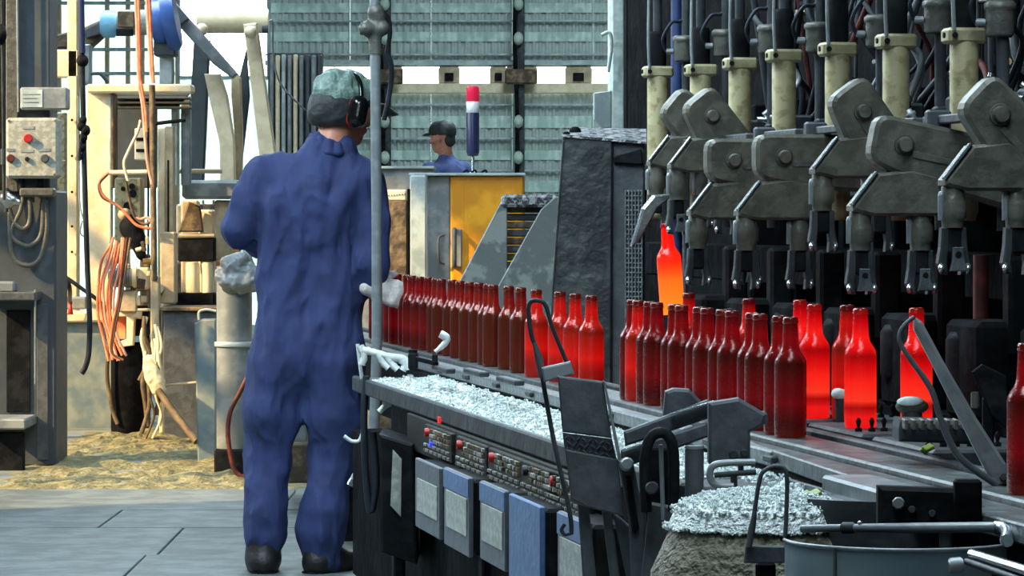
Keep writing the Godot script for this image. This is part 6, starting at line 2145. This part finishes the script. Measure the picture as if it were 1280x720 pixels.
	var dk := thing("black_drum")
	var k1 := mb()
	k1.lathe(at(Vector3(P(160, 0, 19.5).x, 0.03, -19.5)), [Vector2(0, 0), Vector2(0.09, 0), Vector2(0.095, 0.02), Vector2(0.095, 0.46), Vector2(0.08, 0.5), Vector2(0, 0.5)], 22)
	emit("drum", k1, M.soot, dk)
	var k2 := mb()
	pbox(k2, 166, 382, 186, 420, 19.45, 0.1)
	emit("block", k2, M.black, dk)
	emit("curved_edge", mb().tube(pcurve([[136, 430, 19.4], [134, 470, 19.4], [140, 510, 19.4], [147, 530, 19.4]]), 0.012, 8), M.brown_grime, dk)
	fin(dk, "black cylindrical base under the motor and cables", "base")
	var bx := thing("grey_bin")
	var g2 := mb()
	pbox(g2, 203, 388, 272, 556, 19.2, 0.4, 0.01)
	emit("body", g2, M.charcoal, bx)
	var g3 := mb()
	pbox(g3, 200, 384, 274, 389, 19.17, 0.46, 0.006)
	emit("rim", g3, M.brown_grime, bx)
	fin(bx, "dark grey bin under the beige columns left of the worker", "bin")
	emit_rod("thin_rod", [[193, 483, 19.0], [246, 478, 19.0]], 0.008, M.beige, "thin beige rod from the tangled rags to the blue-grey leg", "rod")
	emit_rod("slanted_pipe", [[198, 488, 18.9], [222, 522, 18.8], [246, 552, 18.7]], 0.02, M.brown_grime, "brown slanted pipe resting on the floor by the rags", "pipe")
	# tangled pale strands over the lower bar
	var rg := thing("tangled_rags")
	var g := RandomNumberGenerator.new()
	g.seed = 14
	for i in 16:
		var x := g.randf_range(179, 198)
		var y0 := g.randf_range(395, 470)
		emit("strand", mb().tube(pcurve([[x, y0, 18.95], [x + g.randf_range(-7, 6), y0 + 25, 18.93], [x + g.randf_range(-5, 8), y0 + 50, 18.95], [x + g.randf_range(-8, 6), minf(y0 + 80, 548), 18.96]], 4), g.randf_range(0.007, 0.014), 6), M.cream if i % 3 else M.brown_grime, rg)
	emit("lump", body([[P(190, 470, 18.95), P(196, 485, 18.95), 0.05, 0.04], [P(186, 450, 18.95), P(192, 470, 18.95), 0.035, 0.04], [P(198, 480, 18.95), P(201, 486, 18.95), 0.035, 0.03]], 0.012, 0.012, 0.012, 16.0), M.cream, rg)
	fin(rg, "tangled pale rags hanging on the lower bar of the old machine", "rags")
	# blue-grey leg and grey duct behind the worker
	var lg := thing("blue_grey_leg")
	var l1 := mb()
	pplate(l1, [[243, 404], [252, 399], [270, 399], [270, 578], [247, 578]], 17.6, 0.14, 0.008)
	emit("leg", l1, M.bluewall, lg)
	emit("lifting_eye", mb().tube(pcurve([[249, 400, 17.55], [249, 390, 17.55], [258, 387, 17.55], [270, 389, 17.55]]), 0.007, 8), M.pale_panel, lg)
	fin(lg, "blue-grey rusty leg plate left of the grey duct", "leg")
	var du := thing("grey_duct")
	var db := P(293, 0, 16.8)
	var ybot := P(0, 560, 16.8).y
	emit("duct", mb().lathe(at(Vector3(db.x, 0, db.z)), [Vector2(0, ybot), Vector2(0.085, ybot), Vector2(0.085, 0.99), Vector2(0, 0.99)], 24), M.mid_panel, du)
	emit("ring", mb().lathe(at(Vector3(db.x, P(0, 430, 16.8).y, db.z)), [Vector2(0.085, -0.012), Vector2(0.096, -0.01), Vector2(0.096, 0.01), Vector2(0.085, 0.012)], 24), M.pale_panel, du)
	emit("clip", mb().box(at(P(313, 440, 16.75)), Vector3(0.03, 0.02, 0.03), 0.004), M.grey_steel, du)
	emit("foot", mb().box(at(Vector3(db.x, ybot * 0.5, db.z)), Vector3(0.18, ybot, 0.18), 0.01), M.black, du)
	fin(du, "round grey duct with a ring, left of the worker's legs", "duct")
	var bg := thing("plastic_sack")
	emit("sack", body([[P(292, 335, 16.7), P(300, 345, 16.7), 0.07, 0.085], [P(305, 325, 16.7), P(318, 350, 16.7), 0.04, 0.05], [P(280, 345, 16.7), P(284, 352, 16.7), 0.035, 0.04]], 0.01, 0.012, 0.03, 11.0), M.mid_panel, bg)
	fin(bg, "crumpled grey plastic sack on the duct behind the worker's left elbow", "sack")
	emit_rod("red_hose", [[312, 466, 16.4], [300, 490, 16.4], [288, 515, 16.4], [285, 545, 16.4], [292, 585, 16.4], [304, 597, 16.4]], 0.012, M.red_rust, "dark red hose looping beside the worker's left leg", "hose")
	# robot-like truss of beige bars and the light behind it
	var tr := thing("beige_linkage")
	emit("top_tube", mb().cyl(P(246, 26, 23.0), P(336, 26, 23.0), 0.082, 22, 0.012), M.cream, tr)
	emit("tube_end", mb().cyl(P(328, 36, 22.95), P(335, 36, 22.95), 0.03, 12), M.slate, tr)
	for q in [[[304, 30], [321, 28], [336, 135], [345, 195], [345, 235], [325, 235], [324, 195], [317, 135]], [[255, 92], [275, 92], [284, 120], [293, 176], [294, 235], [275, 235], [274, 178], [263, 130]], [[289, 92], [297, 92], [301, 98], [303, 180], [302, 225], [295, 225], [294, 180], [289, 120]]]:
		var bm := mb()
		pplate(bm, q, 22.6 if q[0][0] != 289 else 22.75, 0.1, 0.01)
		emit("bar", bm, M.cream if q[0][0] != 289 else M.beige, tr)
	for q in [[252, 37, 0.042], [313, 40, 0.042]]:
		emit("ball_pin", mb().ball(P(q[0], q[1], 22.55), Vector3.ONE * q[2], 12), M.cream, tr)
	var dm := mb()
	pplate(dm, [[188, -6], [204, -14], [262, 52], [297, 92], [290, 98], [266, 80]], 22.5, 0.1, 0.01)
	emit("slanted_arm", dm, M.mid_panel, tr)
	var dm2 := mb()
	pplate(dm2, [[188, -6], [204, -14], [236, 24], [222, 34]], 22.44, 0.05, 0.008)
	emit("arm_sleeve", dm2, M.slate, tr)
	var dl := mb()
	pplate(dl, [[242, 50], [262, 50], [258, 150], [254, 232], [233, 232], [236, 150]], 22.85, 0.1, 0.01)
	emit("dark_leg", dl, M.slate, tr)
	var dl2 := mb()
	pplate(dl2, [[298, 100], [308, 60], [312, 120], [304, 190], [299, 225]], 22.9, 0.06, 0.008)
	emit("dark_leg", dl2, M.slate, tr)
	fin(tr, "beige bent linkage bars hung from a round tube, beside the bright window", "linkage")
	var bm2 := thing("grey_crossbeam")
	var x1 := mb()
	pbox(x1, 227, 225, 300, 249, 20.6, 0.2, 0.02)
	emit("beam", x1, M.mid_panel, bm2)
	emit("pipe", mb().cyl(P(224, 214, 20.6), P(278, 214, 20.6), 0.014, 12, 0.003), M.beige, bm2)
	for q in [[254, 250], [267, 250]]:
		emit("stud", mb().cyl(P(q[0], q[1], 20.7), P(q[0], q[1] + 6, 20.7), 0.008, 8), M.cream, bm2)
	fin(bm2, "rounded grey crossbeam beneath the beige bars left of the worker's arm", "beam")
	var cn := thing("press_column")
	for q in [[226, 248, 250, 386, "beige", 20.9], [248, 268, 262, 386, "cream", 20.85], [268, 290, 250, 325, "beige", 20.7], [220, 232, 255, 330, "mid_panel", 21.0]]:
		var m := mb()
		pbox(m, q[0], q[2], q[1], q[3], q[5], 0.12, 0.012)
		emit("column", m, M[q[4]], cn)
	var cb := mb()
	pbox(cb, 222, 296, 268, 327, 20.6, 0.2, 0.008)
	emit("dark_box", cb, M.black, cn)
	emit("rod", mb().cyl(P(224, 295, 20.6), P(268, 294, 20.6), 0.014, 10, 0.003), M.beige, cn)
	var wedge := mb()
	pplate(wedge, [[236, 252], [250, 258], [254, 290], [222, 290]], 20.75, 0.06, 0.008)
	emit("wedge", wedge, M.brown_grime, cn)
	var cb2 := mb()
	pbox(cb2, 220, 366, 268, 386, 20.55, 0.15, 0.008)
	emit("dark_pan", cb2, M.soot, cn)  # dark pan below the pads
	for q in [[232, 250, 328, 368], [252, 266, 328, 368]]:
		emit("pad", mb().cyl(P((q[0] + q[1]) / 2.0, q[2], 20.6), P((q[0] + q[1]) / 2.0, q[3], 20.6), (q[1] - q[0]) / 2.0 / F * 20.6, 16, 0.01), M.cream, cn)
	fin(cn, "beige press columns with a black box behind the worker's left elbow", "machine")
	var mb1 := mb()
	pbox(mb1, 205, 255, 300, 520, 21.4, 0.1)
	one("added_backing", mb1, M.brown_grime, "brown backing added behind the beige press columns to close bright gaps", "panel")  # dark backing added to stop light showing between the columns
	# blue motor up high on a grey beam
	var bmo := thing("blue_motor")
	emit("end_bell", mb().cyl(P(126, 30, 22.0), P(147, 30, 22.0), 0.086, 22, 0.02), M.light_blue, bmo)
	emit("middle", mb().cyl(P(147, 28, 22.0), P(188, 28, 22.0), 0.08, 22, 0.004), M.label_plate, bmo)
	var rust := mb()
	pbox(rust, 147, 14, 168, 34, 21.9, 0.02, 0.006)
	emit("rust_plate", rust, M.brown_grime, bmo)
	var term := mb()
	pbox(term, 145, 36, 166, 45, 21.89, 0.03, 0.004)
	emit("terminal_strip", term, M.black, bmo)
	emit("housing", mb().cyl(P(190, 28, 22.0), P(206, 26, 22.0), 0.14, 26, 0.02), M.blue_motor, bmo)
	emit("flange", mb().cyl(P(205, 25, 22.0), P(221, 22, 22.0), 0.2, 26, 0.02), M.blue_motor, bmo)
	var ft := mb()
	pbox(ft, 192, 48, 219, 70, 22.0, 0.2, 0.01)
	emit("foot", ft, M.slate, bmo)
	fin(bmo, "blue electric motor mounted high with a light blue end, above the old machine", "motor")
	var ib := thing("grey_beam")
	var i1 := mb()
	pplate(i1, [[60, 46], [100, 36], [128, 24], [130, 44], [112, 60], [62, 60]], 22.3, 0.15, 0.01)
	emit("beam", i1, M.brown_grime, ib)
	var i2 := mb()
	pplate(i2, [[104, 38], [126, 26], [127, 42], [108, 48]], 22.25, 0.05, 0.006)
	emit("web", i2, M.charcoal, ib)
	var i3 := mb()
	pbox(i3, 199, 70, 216, 106, 22.2, 0.12, 0.008)
	emit("strut", i3, M.pale_panel, ib)
	var i4 := mb()
	pbox(i4, 104, 55, 113, 106, 22.2, 0.12, 0.008)
	emit("strut", i4, M.mid_panel, ib)
	emit("bent_pipe", mb().tube(pcurve([[114, 92, 22.0], [124, 92, 22.0], [130, 97, 22.0], [135, 104, 22.0]]), 0.012, 8), M.slate, ib)
	fin(ib, "grey slanted beam that carries the blue motor", "beam")
	# orange and pink hoses
	var hz := [[[168, -40], [171, 30], [172, 70], [174, 106], [178, 130], [181, 165], [184, 200], [190, 230]], [[172, -40], [174, 40], [175, 90], [177, 108], [182, 140], [183, 165]], [[182, -40], [185, 30], [188, 80], [190, 104]], [[186, -40], [188, 30], [190, 70], [192, 104]]]
	var hn := ["leftmost", "second", "third", "rightmost"]
	for i in 4:
		var pts := []
		for e in hz[i]:
			pts.append([e[0], e[1], 19.0])
		emit_rod("orange_hose", pts, 0.009, M.pink_hose if i % 2 == 0 else M.orange_hose, "%s of the four orange hoses hanging from above over the old machine" % hn[i], "hose")
	var hz2 := [[[136, 216], [125, 226], [126, 240], [135, 250], [148, 258], [158, 268], [172, 282], [190, 286]], [[134, 218], [124, 230], [128, 246], [142, 254], [152, 262]], [[160, 226], [155, 205], [160, 190], [172, 165], [176, 150]], [[157, 226], [162, 250], [168, 270], [180, 280], [190, 276]], [[170, 272], [176, 274], [184, 272], [190, 280]]]
	for i in hz2.size():
		var pts2 := []
		for e in hz2[i]:
			pts2.append([e[0], e[1], 19.45])
		emit_rod("orange_hose", pts2, 0.0085, [M.orange_hose, M.brown_grime, M.cream, M.brown_grime, M.pink_hose][i], ["orange hose looping left under the beige pipe", "brown hose looping beside the orange loop under the beige pipe", "cream hose rising from the port block", "brown hose falling over the port block", "short pink hose end beside the tall rod"][i], "hose")
	var g5 := RandomNumberGenerator.new()
	g5.seed = 31
	for i in 6:
		var pts3 := []
		var xs := 120 + i * 4.0
		for e in [[22 - i * 1.5, 300], [10, 330], [2, 360], [3, 395], [9, 420], [18, 450]]:
			pts3.append([xs + e[0] * 0.9 + g5.randf_range(-2, 2), e[1] + g5.randf_range(-6, 6), 19.15])
		emit_rod("cable", pts3, 0.0075, M.orange_hose if i % 3 != 2 else M.pink_hose, "%s of the orange cables bunched left of the grey motor, from the left" % ORD[i], "cable")
	for i in 3:
		var pts4 := [[155 + i * 4, 297, 19.1], [152 + i * 3, 330, 19.1], [148 + i * 2, 370, 19.1], [140 + i * 2, 410, 19.1], [138 + i, 440, 19.1], [150 + i * 2, 450, 19.1]]
		emit_rod("cable", pts4, 0.007, [M.orange_hose, M.red_rust, M.brown_grime][i], ["orange cable crossing in front of the motor", "dark red cable crossing in front of the motor", "brown cable crossing in front of the motor"][i], "cable")
	emit_rod("black_hose", [[68, 340, 19.8], [84, 348, 19.8], [104, 362, 19.8], [122, 375, 19.8], [138, 392, 19.8]], 0.012, M.rubber, "black hose sloping across the yellow board toward the motor", "hose")
	emit_rod("black_hose", [[82, 346, 19.9], [87, 360, 19.9], [87, 376, 20.3]], 0.014, M.rubber, "short black hose dropping to the red nozzle", "hose")
	# grit swept on the floor beside the wall
	var gt := mb()
	var nz := FastNoiseLite.new()
	nz.seed = 6
	nz.frequency = 3.0
	nz.fractal_octaves = 4
	var nx := 46
	var nzz := 60
	var grid := []
	for i in nx + 1:
		var row := []
		for j in nzz + 1:
			var x := -2.45 + 1.65 * i / nx
			var z := -15.2 - 5.0 * j / nzz
			var h := 0.014 + 0.03 * nz.get_noise_2d(x * 2.0, z) + (0.05 * exp(-pow((x + 1.95) / 0.35, 2.0) - pow((z + 19.6) / 0.5, 2.0)))
			h *= clampf(minf(minf(i, nx - i) / 6.0, minf(j, nzz - j) / 10.0), 0.0, 1.0)
			row.append(Vector3(x, h - 0.004, z))
		grid.append(row)
	for i in nx:
		for j in nzz:
			gt.quad(grid[i][j], grid[i + 1][j], grid[i + 1][j + 1], grid[i][j + 1], Vector3.UP)
	one("glass_grit", gt, M.grit, "yellowish glass grit scattered on the floor before the old machine", "grit", "", "stuff")

func emit_rod(called: String, pts: Array, r: float, material: Material, label: String, category: String) -> void:
	one(called, mb().tube(pcurve(pts), r, 8), material, label, category)
